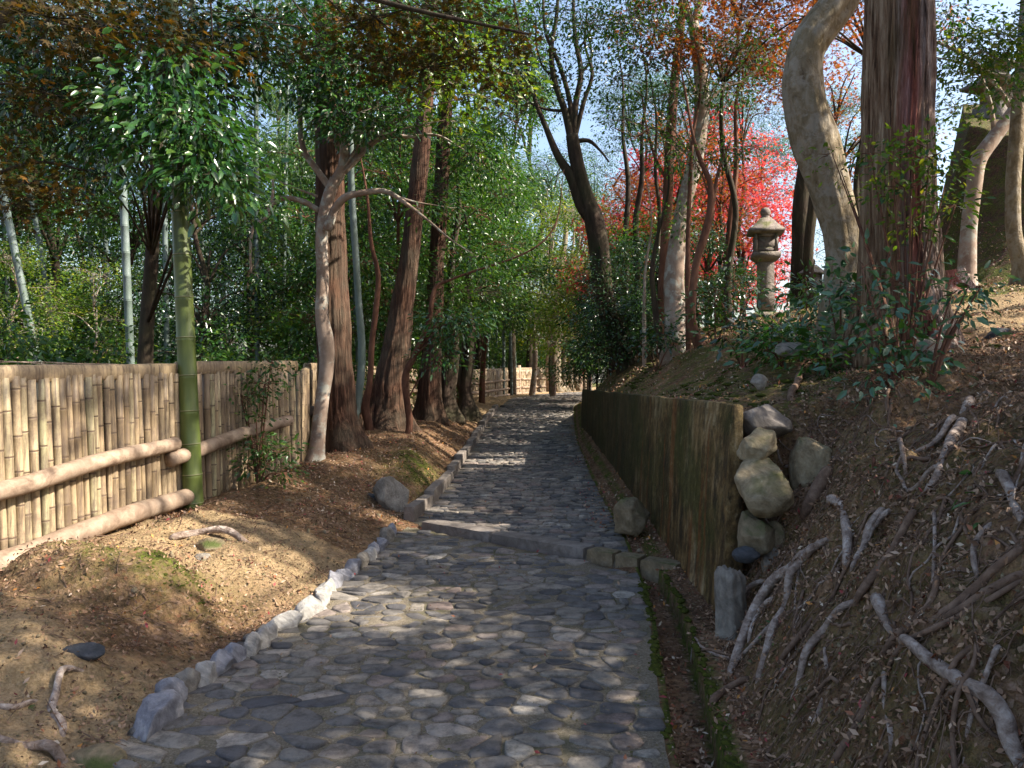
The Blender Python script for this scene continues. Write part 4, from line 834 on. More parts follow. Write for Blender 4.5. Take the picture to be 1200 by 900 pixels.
# leaning dark tree over the wall
trunk_tree('leaning_tree', 'dark leaning trunk with a fan of bare branches above the far wall end', 'tree', [(737, 440), (728, 410), (712, 365), (705, 330), (702, 290), (697, 262), (685, 225), (676, 190), (670, 158)], (14, 13, 12, 12.5, 12.5, 12, 8.5, 8, 7.5), 12.3, 'bark_dark', 28, 80, 1.5, seed=8, amp=.16,
  limbs=[([(697, 262), (684, 245), (668, 205), (655, 185), (640, 150), (628, 120), (614, 60), (602, 0)], (8, 7, 5, 3, 2, 1.3)), ([(670, 165), (662, 130), (650, 95), (646, 60), (652, 20), (655, -30)], (5, 4, 3, 2.5, 1.5)), ([(672, 160), (668, 120), (655, 75), (640, 40), (636, -10)], (3.5, 3, 2, 1.5)),
         ([(672, 162), (675, 120), (681, 85), (675, 50), (672, 0), (676, -40)], (4, 3.5, 3, 2, 1.4)), ([(674, 160), (684, 120), (694, 85), (686, 55), (688, 10)], (3, 2.5, 1.6, 1)), ([(681, 85), (690, 75), (688, 30)], (2, 1.5, 1)),
         ([(676, 165), (690, 165), (702, 175), (714, 190)], (3, 2.5, 1.5, 1)), ([(662, 130), (640, 128), (618, 118), (605, 90)], (2, 1.5, 1)), ([(655, 90), (642, 85), (630, 60), (628, 20)], (1.6, 1.2, .8)), ([(676, 60), (690, 40), (700, 10)], (1.5, 1, .7))],
  crown=[dict(cl=[(716, 350, 12, 42, 60, .6), (705, 405, 12, 44, 28, .5), (735, 380, 12, 34, 40, .5)], n=5200, size=.055, shape='diamond', mat='green_dark', part='ivy', reach=False),
         dict(cl=[(640, 60, 12.3, 40, 60), (690, 50, 12.3, 34, 50), (660, 10, 12.3, 60, 30), (620, 100, 12.5, 30, 50), (720, 20, 12.5, 50, 26), (650, 120, 12.6, 50, 20)], n=3200, size=.07, shape='diamond', mat='green_dark', part='sparse_leaves', reach=False)])
trunk_tree('pale_tree', 'tall trunk pale at the foot and forked at the top behind the leaning dark tree', 'tree', [(793, 410), (791, 370), (790, 320), (795, 280), (803, 235), (814, 190), (822, 130), (818, 60), (812, 25)], (15, 12.5, 11.5, 10, 9, 9, 8.5, 7.5, 6), 10.2, 'bark_grey', 22, 70, 0, (.4, .45, 4), seed=11,
  limbs=[([(812, 30), (800, 0), (790, -60), (770, -120)], (5, 4, 3)), ([(813, 28), (822, 0), (834, -50), (840, -120)], (5, 4, 3)), ([(822, 130), (845, 105), (870, 95), (900, 70)], (2, 1.4, 1)), ([(820, 95), (850, 50), (880, 20)], (2, 1.4, 1))],
  crown=[dict(cl=[(770, 40, 9.8, 60, 36), (735, 20, 10, 60, 30), (790, 110, 9.8, 40, 30), (720, 90, 10, 50, 26), (800, 255, 10, 26, 30, .3), (770, -60, 10, 120, 60), (690, 30, 10.4, 50, 24), (840, 100, 9.8, 50, 24), (750, 60, 9.8, 50, 24), (880, 60, 9.6, 44, 22), (730, 140, 10.4, 40, 24), (790, 170, 10.2, 34, 30)], n=10500, size=.062, shape='diamond', mat='green'),
         dict(cl=[(840, 50, 9.6, 50, 26), (790, 60, 9.6, 50, 20), (860, 20, 9.6, 50, 22), (800, -20, 9.8, 80, 30)], n=2000, size=.065, shape='maple', mat='orange', part='orange_leaves')])
trunk_tree('red_barked_tree', 'slim reddish dark trunk beside the tall forked tree', 'tree', [(776, 400), (777, 340), (780, 280), (783, 225), (786, 160), (790, 100), (797, 40), (804, -20)], (6.5, 6, 6, 6, 6, 5.5, 5, 4), 11, 'bark_brown', 16, 50, seed=12,
  limbs=[([(784, 215), (770, 190), (758, 150), (752, 110)], (2.2, 1.6, 1)), ([(786, 165), (765, 150), (745, 160), (720, 150)], (1.5, 1.2, .8))])
trunk_tree('thin_trunk', 'S-curved brown sapling leaning out over the wall top', 'sapling', [(826, 420), (820, 405), (812, 385), (812, 340), (818, 300), (826, 275), (833, 240), (832, 215), (822, 190), (815, 170)], (7, 7, 6, 4.5, 4.5, 5, 4.5, 3.5, 3, 2), 9.3, 'bark_brown', 14, 60, seed=13, limbs=[([(828, 268), (836, 235), (842, 200), (856, 165)], (3, 2, 1))],
  crown=dict(cl=[(815, 190, 9.3, 40, 20), (850, 175, 9.3, 34, 18)], n=600, size=.06, shape='leaf', mat='green'))
for i, (px, rp, Y, bk, lb) in enumerate([
   ([(807, 400), (806, 350), (806, 290), (808, 230), (812, 160)], (3.5, 3, 2.5, 2), 9.7, 'bark_brown', 'straight thin reddish stem touching the S-curved sapling'),
   ([(780, 432), (772, 395), (767, 355), (764, 320), (770, 280)], (4, 3.5, 3, 2), 10.2, 'bark_dark', 'dark bent stem just left of the pale forked tree'),
   ([(775, 405), (774, 360), (771, 300), (773, 250), (768, 200)], (3.5, 3, 2.5, 2), 11.8, 'bark_dark', 'dark straight stem behind the bent one'),
   ([(735, 395), (734, 340), (733, 280), (736, 210), (730, 160)], (4, 3.5, 3, 2), 15, 'bark_dark', 'dark stem between the leaning tree and the red maples'),
   ([(748, 350), (747, 300), (745, 260), (752, 210), (752, 160)], (4, 3.5, 3, 2), 14, 'bark_dark', 'second dark stem right of the leaning tree'),
   ([(848, 345), (852, 300), (857, 250), (863, 190), (862, 130)], (4, 3.5, 3, 2), 12, 'bark_brown', 'brown stem in front of the red maple foliage left of the lantern'),
   ([(755, 395), (755, 350), (756, 320)], (2.6, 2, 1.5), 11, 'bark_grey', 'short pale stem in the thicket above the wall')]):
    trunk_tree('thin_trunk', lb, 'sapling', px, rp, Y, bk, 12, 40, seed=20+i, group='slim stems in the thicket above the wall')
# left: grey tree in front of cedar
trunk_tree('grey_tree', 'slender pale grey tree forking in front of the dark cedar on the left bank', 'tree', [(369, 545), (373, 510), (378, 465), (383, 425), (382, 400), (377, 370), (378, 330), (377, 280), (380, 250), (387, 225), (393, 210)], (10, 8.5, 8, 8.5, 9.5, 7.5, 7, 7, 7, 7.2, 6.5), 8.5, 'bark_grey', 24, 90, 0, (.3, .5, 4), seed=14,
  limbs=[([(390, 218), (402, 195), (404, 165), (398, 120), (392, 60)], (6.5, 6, 5, 3)), ([(388, 222), (372, 200), (358, 180), (353, 165), (352, 130), (348, 90)], (4, 3.5, 3, 2)), ([(402, 200), (418, 185), (430, 172), (448, 161), (480, 160), (510, 158), (545, 176)], (5.5, 4, 3, 2, .4)),
         ([(383, 270, 8.4), (393, 245, 8.4), (405, 231, 8.3), (425, 226, 8.3), (450, 224, 8.3), (475, 238, 8.2), (500, 257, 8.2), (530, 282, 8.1), (555, 298, 8)], (6, 5, 4, 3, 2, 1.2, .4)), ([(450, 224, 8.3), (480, 235, 8.3), (520, 242, 8.3)], (2, 1.2, .4)),
         ([(374, 247, 8.5), (355, 236, 8.5), (330, 233, 8.4), (318, 240, 8.4), (312, 255, 8.3), (298, 265, 8.3), (294, 285, 8.3), (294, 320, 8.3)], (3.5, 3, 2.5, 2, 1.5)), ([(318, 240, 8.4), (320, 215, 8.4), (312, 190, 8.4)], (2, 1.5, 1)), ([(372, 230), (345, 220), (320, 210)], (1.6, 1, .8))],
  crown=[dict(cl=[(440, 125, 8.2, 50, 24), (400, 130, 8.2, 46, 34), (380, 85, 8.2, 46, 26), (430, 75, 8.4, 60, 30), (480, 60, 8.6, 50, 26), (350, 60, 8.4, 60, 30), (345, 100, 8.2, 30, 20), (470, 140, 8.2, 20, 10), (430, 155, 8.1, 30, 12), (420, 20, 8.6, 80, 30), (520, 15, 8.8, 60, 30), (320, 20, 8.4, 60, 30)], n=8600, size=.085, shape='leaf', mat='green_gloss', droop=.5, reach=False),
         dict(cl=[(550, 168, 8.4, 30, 10), (560, 300, 8, 24, 12), (522, 242, 8.3, 20, 8), (500, 250, 8.2, 20, 8), (296, 320, 8.3, 14, 24), (300, 270, 8.3, 26, 12)], n=520, size=.075, shape='leaf', mat='green', part='twig_leaves', droop=.4, reach=False),
         dict(cl=[(520, 95, 8, 50, 10), (560, 110, 8, 36, 10), (590, 85, 8, 36, 10), (540, 60, 8.4, 50, 16), (525, 140, 8, 24, 6)], n=1000, size=.1, shape='leaf', mat='green_yellow', part='yellow_leaves', droop=.25)])
trunk_tree('cedar_tree', 'dark reddish cedar trunk directly behind the slender grey tree', 'cedar tree', [(397, 535), (396, 500), (391, 400), (387, 250), (386, 150), (385, -100), (384, -500)], (26, 22, 19, 16.5, 16, 13, 6), 9.3, 'bark_cedar', 90, 150, 6, (.55, .6, 5), seed=15,
  crown=dict(cl=[(385, -220, 9.3, 150, 80), (380, -420, 9.3, 120, 90)], n=7000, size=.09, shape='diamond', mat='green_dark', mask=True))
trunk_tree('cedar_tree', 'broad orange-brown cedar trunk with sunlit shreds leaning slightly right', 'cedar tree', [(450, 508), (455, 480), (460, 440), (466, 400), (471, 360), (479, 310), (487, 240), (494, 170), (500, 100), (508, -20), (520, -300)], (33, 26, 20, 15.5, 13, 11, 10, 9.5, 9, 8, 4), 11.5, 'bark_cedar', 80, 150, 6, (.5, .55, 5), seed=16,
  crown=dict(cl=[(508, -120, 11.5, 120, 70), (520, -300, 11.5, 100, 80)], n=5000, size=.09, shape='diamond', mat='green_dark', mask=True))
trunk_tree('cedar_tree', 'dark red cedar trunk half hidden in leaves right of the orange-brown one', 'cedar tree', [(502, 500), (504, 450), (508, 380), (512, 300), (517, 220), (522, 120), (528, -20), (536, -260)], (17, 13, 10, 9, 8.5, 8, 7, 4), 13.3, 'bark_cedar', 60, 100, 5, (.5, .6, 5), seed=17,
  crown=[dict(cl=[(530, -80, 13.3, 110, 70), (536, -250, 13.3, 90, 70)], n=4000, size=.1, shape='diamond', mat='green_dark', mask=True), dict(cl=[(575, 60, 13, 55, 44), (600, 140, 13.4, 38, 34), (560, 180, 13, 46, 40), (540, 20, 13, 70, 40), (605, 30, 13.5, 40, 34), (590, 230, 13.6, 30, 30), (490, 90, 12.6, 60, 40)], n=9000, size=.085, shape='leaf', mat='green', part='lower_crown', droop=.5)])
trunk_tree('dark_trunk', 'black buttressed trunk on the bank edge beyond the cedars', 'tree', [(524, 492), (523, 465), (526, 440), (530, 410), (527, 370), (530, 300)], (14, 10.5, 9.5, 9, 6, 4), 14.3, 'bark_dark', 30, 50, 2, (.5, .8, 5), seed=18,
  crown=dict(cl=[(560, 340, 13.8, 60, 40), (520, 350, 13.8, 40, 30)], n=2500, size=.07, shape='leaf', mat='green'))
trunk_tree('dark_trunk', 'leaning dark twin-stemmed trunk with roots spilling to the gutter', 'tree', [(548, 482), (545, 460), (549, 430), (552, 400), (548, 350)], (12, 7, 6.5, 6, 4), 15.5, 'bark_dark', 24, 50, 2, (.45, .9, 5), seed=19, limbs=[([(545, 465), (538, 445), (540, 420), (546, 400)], (5, 4, 3))])
trunk_tree('pale_sapling', 'thin pale greenish trunk in front of the fence right of the dark cedar', 'sapling', [(414, 500), (419, 470), (423, 440), (424, 410), (420, 350), (417, 300), (413, 240), (412, 150)], (5.5, 4.5, 4.5, 4.5, 4, 4, 4, 3), 10.4, 'culm_pale', 14, 60, seed=21)
trunk_tree('brown_sapling', 'thin crooked brown stem right of the pale sapling', 'sapling', [(433, 503), (428, 480), (433, 450), (436, 400), (441, 360), (443, 320), (436, 290)], (5, 3.5, 3.5, 3.5, 3, 2.5), 10.8, 'bark_brown', 12, 60, seed=22)
trunk_tree('brown_sapling', 'reddish bent sapling crossing in front of the red cedar', 'sapling', [(477, 517), (480, 495), (477, 470), (475, 440), (484, 420), (496, 395), (503, 375), (506, 355), (512, 335), (528, 328)], (4.5, 4.2, 4, 4, 3.8, 3.5, 3, 3, 2.5, 1.5), 10.7, 'bark_brown', 14, 80, seed=23, limbs=[([(490, 405), (506, 396), (522, 398)], (1.5, 1)), ([(496, 395), (515, 385), (530, 375)], (1.5, 1))],
  crown=dict(cl=[(530, 392, 10.5, 30, 14), (545, 380, 10.5, 30, 14), (520, 372, 10.5, 26, 12), (515, 420, 10.6, 26, 12)], n=1100, size=.085, shape='leaf', mat='green_gloss', droop=.5))
# far trees by the bend
trunk_tree('far_tree', 'pale slender tree with bare twisted twigs before the far fence', 'tree', [(623, 468), (626, 440), (627, 400), (625, 375), (631, 348)], (4, 3.2, 2.8, 2.4, 1.5), 29, 'bark_grey', 12, 40, seed=24, limbs=[([(626, 395), (620, 372), (612, 355)], (1.6, 1)), ([(627, 410), (636, 388), (650, 372)], (1.5, .8)), ([(626, 380), (640, 360), (655, 350)], (1, .6)), ([(625, 378), (612, 370), (600, 352)], (1, .6))])
trunk_tree('far_tree', 'thin straight trunk right of the pale twisted tree', 'tree', [(643, 458), (642, 430), (643, 390), (640, 350)], (3, 2.4, 2.2, 1.5), 34, 'bark_grey', 12, 30, seed=25)
for i, (u, r, l, Y) in enumerate([(652, 7, 'thickest cream sunlit trunk', 34), (662, 3.2, 'second cream sunlit trunk from the left', 35), (669, 3, 'narrow cream trunk third from the left', 36), (676, 2.5, 'thin rightmost cream trunk', 37)]):
    trunk_tree('far_tree', l+' in the clump at the end of the path', 'tree', [(u+3, 462), (u, 450), (u-1, 420), (u+1, 380), (u+3, 330)], (r*1.2, r, r*.9, r*.8, r*.6), Y, 'bark_pale', 14, 30, 1.5, (.5, .7, 4), seed=26+i, group='sunlit trunks at the end of the path')
# near-left overhanging evergreen and bronze maple (trunks behind the fence)
trunk_tree('evergreen_tree', 'dark evergreen behind the fence whose glossy leaves hang over the green bamboo', 'tree', [(170, 430), (172, 380), (178, 300), (182, 220), (186, 120), (190, 0), (195, -120)], (9, 8, 7.5, 7, 6, 5, 3), 9.2, 'bark_dark', 18, 60, seed=30,
  crown=[dict(cl=[(215, 190, 6.1, 62, 34, .3), (190, 140, 6.1, 60, 36, .3), (255, 215, 6.1, 40, 26, .3), (160, 115, 6.2, 50, 26, .3), (262, 165, 6.2, 30, 24), (280, 235, 6.1, 24, 12), (200, 80, 6.1, 50, 30, .3), (140, 170, 6.3, 34, 16), (310, 245, 6.1, 22, 8), (235, 150, 6, 40, 26, .3)], n=2600, size=.105, shape='leaf', mat='green_gloss', droop=.65, per=7),
         dict(cl=[(90, 60, 7, 80, 46), (200, 40, 7, 90, 46), (30, 120, 7, 60, 40), (110, 150, 7.4, 44, 30), (20, 20, 7, 70, 40), (290, 60, 7.4, 60, 40), (100, 200, 8, 50, 22), (250, 110, 7.4, 40, 30)], n=8000, size=.085, shape='leaf', mat='green_dark', part='dark_foliage', droop=.5, mask=True)])
rt = trunk_tree('bronze_maple', 'bronze and orange leaved maple overhanging the top left of the picture', 'maple tree', [(-140, 560), (-130, 400), (-110, 250), (-60, 120), (20, 0), (120, -60), (240, -80)], (16, 14, 12, 10, 8, 6, 3), 6.2, 'bark_dark', 18, 60, seed=31,
  limbs=[([(-110, 250), (-30, 215), (50, 190), (100, 200)], (5, 3, 2, 1)), ([(120, -60), (300, -40), (480, 10), (620, 40)], (5, 4, 3, 1.5)), ([(20, 0), (80, 30), (160, 40)], (3, 2, 1))],
  crown=[dict(cl=[(40, 215, 6, 70, 18), (20, 240, 6, 50, 14), (90, 235, 6, 30, 12), (10, 170, 6, 40, 20), (60, 110, 6, 60, 26), (120, 30, 6, 90, 30), (300, 20, 6.4, 120, 30), (250, 60, 6.4, 60, 26), (440, 20, 6.8, 110, 30), (380, 50, 6.6, 60, 24), (540, 30, 7.2, 90, 26), (500, 80, 7.2, 70, 22), (600, 20, 7.6, 50, 22), (590, 110, 7.4, 26, 16), (560, 60, 7.4, 60, 26), (450, 70, 7.2, 60, 24), (480, 10, 7, 90, 26), (620, 50, 8, 36, 24), (60, 20, 5.6, 90, 30)], n=9000, size=.075, shape='maple', mat='bronze', droop=.3, mask=True)])

# ------------------------------------------------------------------ generic trees (prototypes, then copies)
def proto_tree(name, seed, h, cr, clear, n, size, shape, mat, bark, r0=.13, ncl=12, cat='tree', droop=.35, sparse=1.0, mats=None):
    rs = R(seed); rt = thing(name, 'x', cat, (0, 0, 0)); mb = MB(); k = 7; pts = [[0, 0, -.3]]
    for i in range(1, k): t = i/(k-1); pts.append([rs.normal()*.05*h*t*.6, rs.normal()*.05*h*t*.6, h*.93*t])
    tube(mb, pts, [r0*(1.25 if i == 0 else 1)*(1-.85*i/(k-1)) for i in range(k)], 14, 40, disp=trunk_disp(seed, 0, .1)); tw = MB(); cl = []
    P_ = np.array(pts)
    for i in range(ncl):
        t = rs.rand(); z = clear+(h-clear)*t; a = rs.rand()*2*np.pi; d = cr*(1-.55*abs(2*t-.8)**1.5)*rs.uniform(.35, .8); c = np.array([d*math.cos(a), d*math.sin(a), z]); s = cr*rs.uniform(.28, .46)*sparse
        cl.append((c, (s, s, s*.55), s**2)); att = P_[np.argmin(np.abs(P_[:, 2]-(z-.12*h)))]; tube(tw, [att, (att+c)/2+[0, 0, .05*h], c], [r0*.35, r0*.2, r0*.08], 5, 8)
    cb = MB(); clusters_leaves(cb, tw, cl, n, size, shape, seed+2, droop, 9)
    mb.build('trunk', M[bark], rt); tw.build('limbs', M[bark], rt); cb.build('crown', M[mat], rt, smooth=False); return rt
used = set()
def plant(proto, spots, desc, group, zoff=-.05):
    out = []
    for i, (x, y, s, rz) in enumerate(spots):
        z = Hs(x, y)+zoff; loc = (x, y, z)
        if proto.name not in used:
            used.add(proto.name); proto.location = loc; proto.rotation_euler = (0, 0, rz); proto.scale = (s,)*3; proto['group'] = group; o = proto
        else: o = dup(proto, loc, rz, s, None, group)
        out.append((x/max(y, .5), o))
    out.sort(key=lambda t: t[0])
    for i, (_, o) in enumerate(out):
        o['label'] = desc[0] if len(out) == 1 else f'{desc[0]}, {ORD[i]} from left {desc[1]}'
X = lambda u, Y: (u-600)/F*Y
pt_dense = proto_tree('broadleaf_tree', 101, 7.5, 2.6, 1.0, 11000, .12, 'diamond', 'green', 'bark_dark', ncl=20)
pt_dark = proto_tree('evergreen_tree', 102, 8.5, 2.5, 1.2, 11000, .12, 'diamond', 'green_dark', 'bark_dark', ncl=20)
pt_tall = proto_tree('tall_tree', 103, 15, 2.8, 6, 8000, .13, 'diamond', 'green', 'bark_dark', .16, ncl=16)
pt_lime = proto_tree('bright_tree', 104, 5.5, 2.2, 0.8, 9000, .1, 'diamond', 'green_yellow', 'bark_grey', .08, ncl=16)
pt_red = proto_tree('red_maple', 105, 5.6, 2.4, 1.4, 7000, .1, 'maple', 'red', 'bark_dark', .1, ncl=14, cat='maple tree', sparse=.9)
pt_or = proto_tree('orange_maple', 106, 6.5, 2.4, 2.8, 5000, .09, 'maple', 'orange', 'bark_dark', .09, ncl=13, cat='maple tree', sparse=.9)
pt_bush = proto_tree('bush', 107, 1.7, 1.1, .2, 3500, .09, 'diamond', 'green', 'bark_dark', .03, ncl=9, cat='bush')
pt_fine = proto_tree('fine_leaved_tree', 108, 11, 3.2, 3.0, 17000, .075, 'diamond', 'green_blue', 'bark_dark', .1, ncl=18, sparse=.9)
def rows(spec): return [(X(u, Y), Y, s, (i*2.39) % 6.28) for i, (u, Y, s) in enumerate(spec)]

def rows(spec): return [(X(u, Y), Y, s, (i*2.39) % 6.28) for i, (u, Y, s) in enumerate(spec)]
plant(pt_dense, rows([(600, 44, 1.5), (670, 50, 1.6), (740, 55, 1.6), (520, 45, 1.6), (-100, 32, 1.6), (180, 38, 1.1), (60, 42, 1.2), (400, 44, 1.5), (300, 48, 1.3), (820, 60, 1.5), (-60, 13, 1), (60, 16, 1), (150, 13.5, .7), (290, 15, .7), (350, 19, .85), (10, 20, 1.0), (210, 21, .85), (420, 18.5, 1), (120, 25, .95), (300, 26, 1.0), (480, 23, 1.1), (520, 27, 1.2)]),
      ('leafy mid-green tree', 'of those behind the bamboo fence'), 'green broadleaf trees behind the bamboo fence')
plant(pt_dark, rows([(235, 12.5, .62), (-20, 17, .8), (100, 19, .8), (330, 17, .75), (400, 22, 1.0), (250, 29, 1.0), (450, 29, 1.3), (560, 34, 1.4), (-150, 14, 1), (20, 30, 1.1)]),
      ('dark evergreen tree', 'of the dark trees behind the bamboo fence'), 'dark evergreen trees behind the bamboo fence')
plant(pt_lime, rows([(648, 27, 1.25), (690, 24, 1.1), (715, 20, .8), (560, 38, 1.5), (20, 11.5, .55), (110, 12, .5), (370, 13.5, .6), (470, 30, 1), (680, 40, 1.3), (640, 36, 1.2), (60, 23, 1), (-60, 20, .9)]),
      ('low bright yellow-green tree', 'of the yellow-green ones'), 'bright yellow-green trees in the background')
# trees whose foliage hangs over the left bank
pt_mid = proto_tree('bank_tree', 120, 6.2, 2.0, 2.0, 13000, .095, 'leaf', 'green', 'bark_brown', .07, ncl=18)
plant(pt_mid, [(X(560, 16)-.6, 16, 1.0, 0), (X(500, 13.5)-.5, 13.5, .9, 2), (X(600, 20)-.8, 20, 1.1, 4), (X(440, 12.3)-.6, 12.3, .8, 1), (X(590, 26)-1, 26, 1.3, 3), (X(560, 21)-.5, 21, 1.3, 5)],
      ('leafy tree arching over the left bank', 'of its kind'), 'leafy trees along the left bank')
# tall trees closing the canopy
plant(pt_tall, [(X(600, 30), 30, .95, 1.5), (X(430, 20), 20, 1, 0), (X(560, 26), 26, 1.0, 2), (X(330, 26), 26, .8, 1), (X(620, 34), 34, 1.1, 4), (X(20, 17), 17, .9, 5)],
      ('tall tree rising above the others', 'of the tallest background trees'), 'tall trees in the background')
plant(pt_fine, [(4.3, 21.5, .75, 2), (X(900, 17), 19, .7, 3), (X(640, 24)+.5, 30, .9, 0), (X(760, 20), 22, .8, 1), (X(860, 24), 26, .85, 2), (X(930, 30), 34, 1, 3), (X(800, 34), 38, 1.1, 4), (X(700, 40), 44, 1.2, 5), (X(1010, 26), 28, .9, 1)],
      ('airy tree of fine blue-green leaves', 'of the airy trees'), 'airy fine-leaved trees at the top right')
plant(pt_red, [(X(735, 19), 19, .9, 1.3), (X(830, 19), 19, .95, 0), (X(870, 23), 23, 1.05, 1), (X(755, 22), 22, 1.0, 2), (X(715, 26), 26, 1.0, 3), (X(905, 27), 27, .75, 4), (X(685, 40), 40, .8, 5), (X(790, 26), 26, 1.3, 2.2)],
      ('crimson autumn maple', 'of the crimson maples'), 'crimson maples beyond the wall')
plant(pt_or, [(X(790, 16.5), 16.5, .75, 0), (X(845, 15.5), 15.5, .62, 1), (X(990, 19), 19, 1.0, 2)],
      ('orange and amber maple', 'of the orange maples'), 'orange maples beyond the wall')
plant(pt_or2 := proto_tree('overhead_maple', 131, 6.6, 2.6, 3.7, 8500, .075, 'maple', 'orange', 'bark_dark', .07, ncl=13, cat='maple tree', sparse=.8),
      [(X(853, 10.8), 10.8, .85, 0), (X(1010, 12), 12, .95, 2.5)], ('slim maple with rust and orange leaves overhead', 'above the lantern'), 'rust coloured maples above the lantern')
# thicket above the wall
pt_thick = proto_tree('thicket_shrub', 133, 2.4, .95, .3, 4200, .075, 'leaf', 'green_dark', 'bark_dark', .025, ncl=10, cat='shrub')
plant(pt_thick, [(X(745, 13), 13, .9, 0), (X(765, 11.5), 11.5, .75, 1), (X(720, 15.5), 15.5, 1.1, 2), (X(818, 11.8), 11.8, .7, 3), (X(850, 12.2), 12.2, .7, 4), (X(700, 19), 19, 1.1, 5), (X(775, 16), 16, 1.1, 6)],
      ('dark leafy shrub', 'in the thicket above the wall'), 'dark shrubs in the thicket above the wall')
pt_thick2 = proto_tree('thicket_shrub', 134, 2.6, 1.0, .4, 3600, .08, 'leaf', 'green', 'bark_dark', .025, ncl=10, cat='shrub')
plant(pt_thick2, [(X(735, 14.4), 14.4, 1, 0), (X(760, 13.4), 13.4, .95, 1), (X(692, 22), 22, 1.2, 2), (X(712, 18), 18, 1.2, 3)], ('fresh green shrub', 'among the dark shrubs above the wall'), 'green shrubs above the wall')
# bushes at the foot of the background, behind the fence
plant(pt_bush, rows([(-30, 8.5, 1), (50, 9.5, .9), (120, 10, .9), (210, 9.6, .8), (290, 10.5, .9), (340, 12, 1), (400, 14, 1), (450, 17, 1.1), (495, 19, 1.1), (0, 13, 1.3), (90, 14, 1.3), (180, 16, 1.4), (260, 15, 1.3), (600, 36, 1.8), (645, 44, 2), (530, 35, 2), (560, 38, 2.2), (500, 33, 2), (585, 42, 2.4), (470, 27, 1.8), (430, 22, 1.6)]),
      ('rounded green bush', 'of the bushes behind the fence'), 'bushes behind the bamboo fence')
# off to the right: evergreens added to shade the path, crowns opened for sun patches
sh = [(5.2, 1.6, 6.6, 2.6, 1.8, 'broad unseen evergreen added for shade to the right of the viewpoint'), (5.9, 4.6, 7.0, 2.4, 2.2, 'evergreen added for shade to the right of the big cedar'), (4.6, -1.6, 6.6, 2.6, 1.5, 'unseen evergreen added for shade on the bank behind the viewpoint'),
      (5.4, 8.9, 7.2, 2.3, 2.6, 'evergreen behind the big cedar'), (5.0, 12.4, 6.4, 2.0, 2.4, 'evergreen behind the stone lantern'), (4.6, 16.5, 6.0, 2.0, 2.2, 'evergreen on the crest beyond the lantern')]
for i, (x, y, h, cr_, cl0, lb) in enumerate(sh[:3]+[(7.4, 7.3, 7.6, 2.3, 5.0, 'evergreen added for shade beyond the right edge of the sandy path')]):
    rs = R(300+i); z0 = Hs(x, y); rt = thing('evergreen_tree', lb, 'tree', (x, y, z0), 'evergreens added on the upper ground for shade'); mb = MB(); tw = MB(); cb = MB(); tube(mb, [(0, 0, -.2), (.05, 0, h*.4), (0, .1, h*.9)], [.17, .13, .04], 14, 20); cl = []
    for k in range(20):
        t = rs.rand(); a = rs.rand()*6.28; d = cr_*rs.uniform(.2, .85); c = np.array([x+d*math.cos(a), y+d*math.sin(a), z0+cl0*.6+(h-cl0*.6)*t]); cl.append((c, (.95, .95, .6), 1)); tube(tw, [(0, 0, max(.5, c[2]-z0-.8)), c-np.array([x, y, z0])], [.02, .006], 5, 4, sm=False)
    clusters_leaves(cb, None, cl, 24000, .13, 'diamond', 300+i, .35, 9, True)
    for k in range(len(cb.v)): cb.v[k] = cb.v[k]-np.array([x, y, z0])
    mb.build('trunk', M['bark_dark'], rt); tw.build('limbs', M['bark_dark'], rt); cb.build('crown', M['green_dark'], rt, smooth=False)

# bamboo culms behind the fence
pc = thing('bamboo', 'x', 'bamboo', (0, 0, 0)); mb = MB(); rs = R(6)
culm(mb, (0, 0, -.2), (0, 0, 11), .05, 10, rs, .5, .33); mb.build('culm', M['culm_pale'], pc)
tw = MB(); cb = MB(); cl = [(np.array([.3*math.cos(k*2.1), .3*math.sin(k*2.1), 4.8+k*.55]), (.9, .9, .45), 1) for k in range(12)]
clusters_leaves(cb, tw, cl, 3200, .16, 'bamboo', 6, .7, 8); cb.build('leaves', M['bamboo_leaf'], pc, smooth=False); tw.build('twigs', M['culm_pale'], pc)
cu = [(65, 435, 27, 250, 11, 1.0), (85, 430, 60, 285, 13, .8), (158, 436, 147, 190, 10.5, 1.05), (118, 428, 106, 200, 14, .9), (136, 430, 120, 150, 15, .9), (197, 430, 192, 80, 12.5, .85), (302, 425, 301, 200, 13, .8), (243, 425, 240, 330, 16, .8), (350, 420, 352, 280, 17, .8),
      (424, 430, 412, 200, 13, .8), (60, 430, 50, 250, 18, .8), (265, 430, 262, 250, 19, .9), (330, 430, 334, 200, 15, .75), (20, 430, 5, 200, 15, .8)]
bl = []
for i, (u0, v0, u1, v1, Y, s) in enumerate(cu):
    x = X(u0, Y); z = Hs(x, Y); dx = (u1-u0)/F*Y; dz = (v0-v1)/F*Y; lean = math.atan2(dx, dz)
    o = pc if i == 0 else dup(pc, (0, 0, 0)); o.location = (x-(430+0-v0)*0, Y, z); o.rotation_euler = (0, lean, 0); o.scale = (s, s, 1); o['group'] = 'pale bamboo culms behind the fence'; bl.append((u0, o))
bl.sort(key=lambda t: t[0])
for i, (_, o) in enumerate(bl): o['label'] = f'thin pale bamboo behind the fence, {ORD[i]} culm from the left'
gl_ = []
rs = R(12)
for i in range(22):
    Y = 26+rs.rand()*9; u = 475+i*6.2+rs.uniform(-3, 3); x = X(u, Y); o = dup(pc, (x, Y+2, Hs(x, Y+2)), rs.rand()*6); o.rotation_euler = (rs.normal()*.03, rs.normal()*.03, rs.rand()*6); o.scale = (1.1, 1.1, .8); o['group'] = 'bamboo grove behind the far fence'; gl_.append((x/(Y+2), o))
gl_.sort(key=lambda t: t[0])
for i, (_, o) in enumerate(gl_): o['label'] = f'bamboo culm in the far grove, {ORD[i]} from the left'

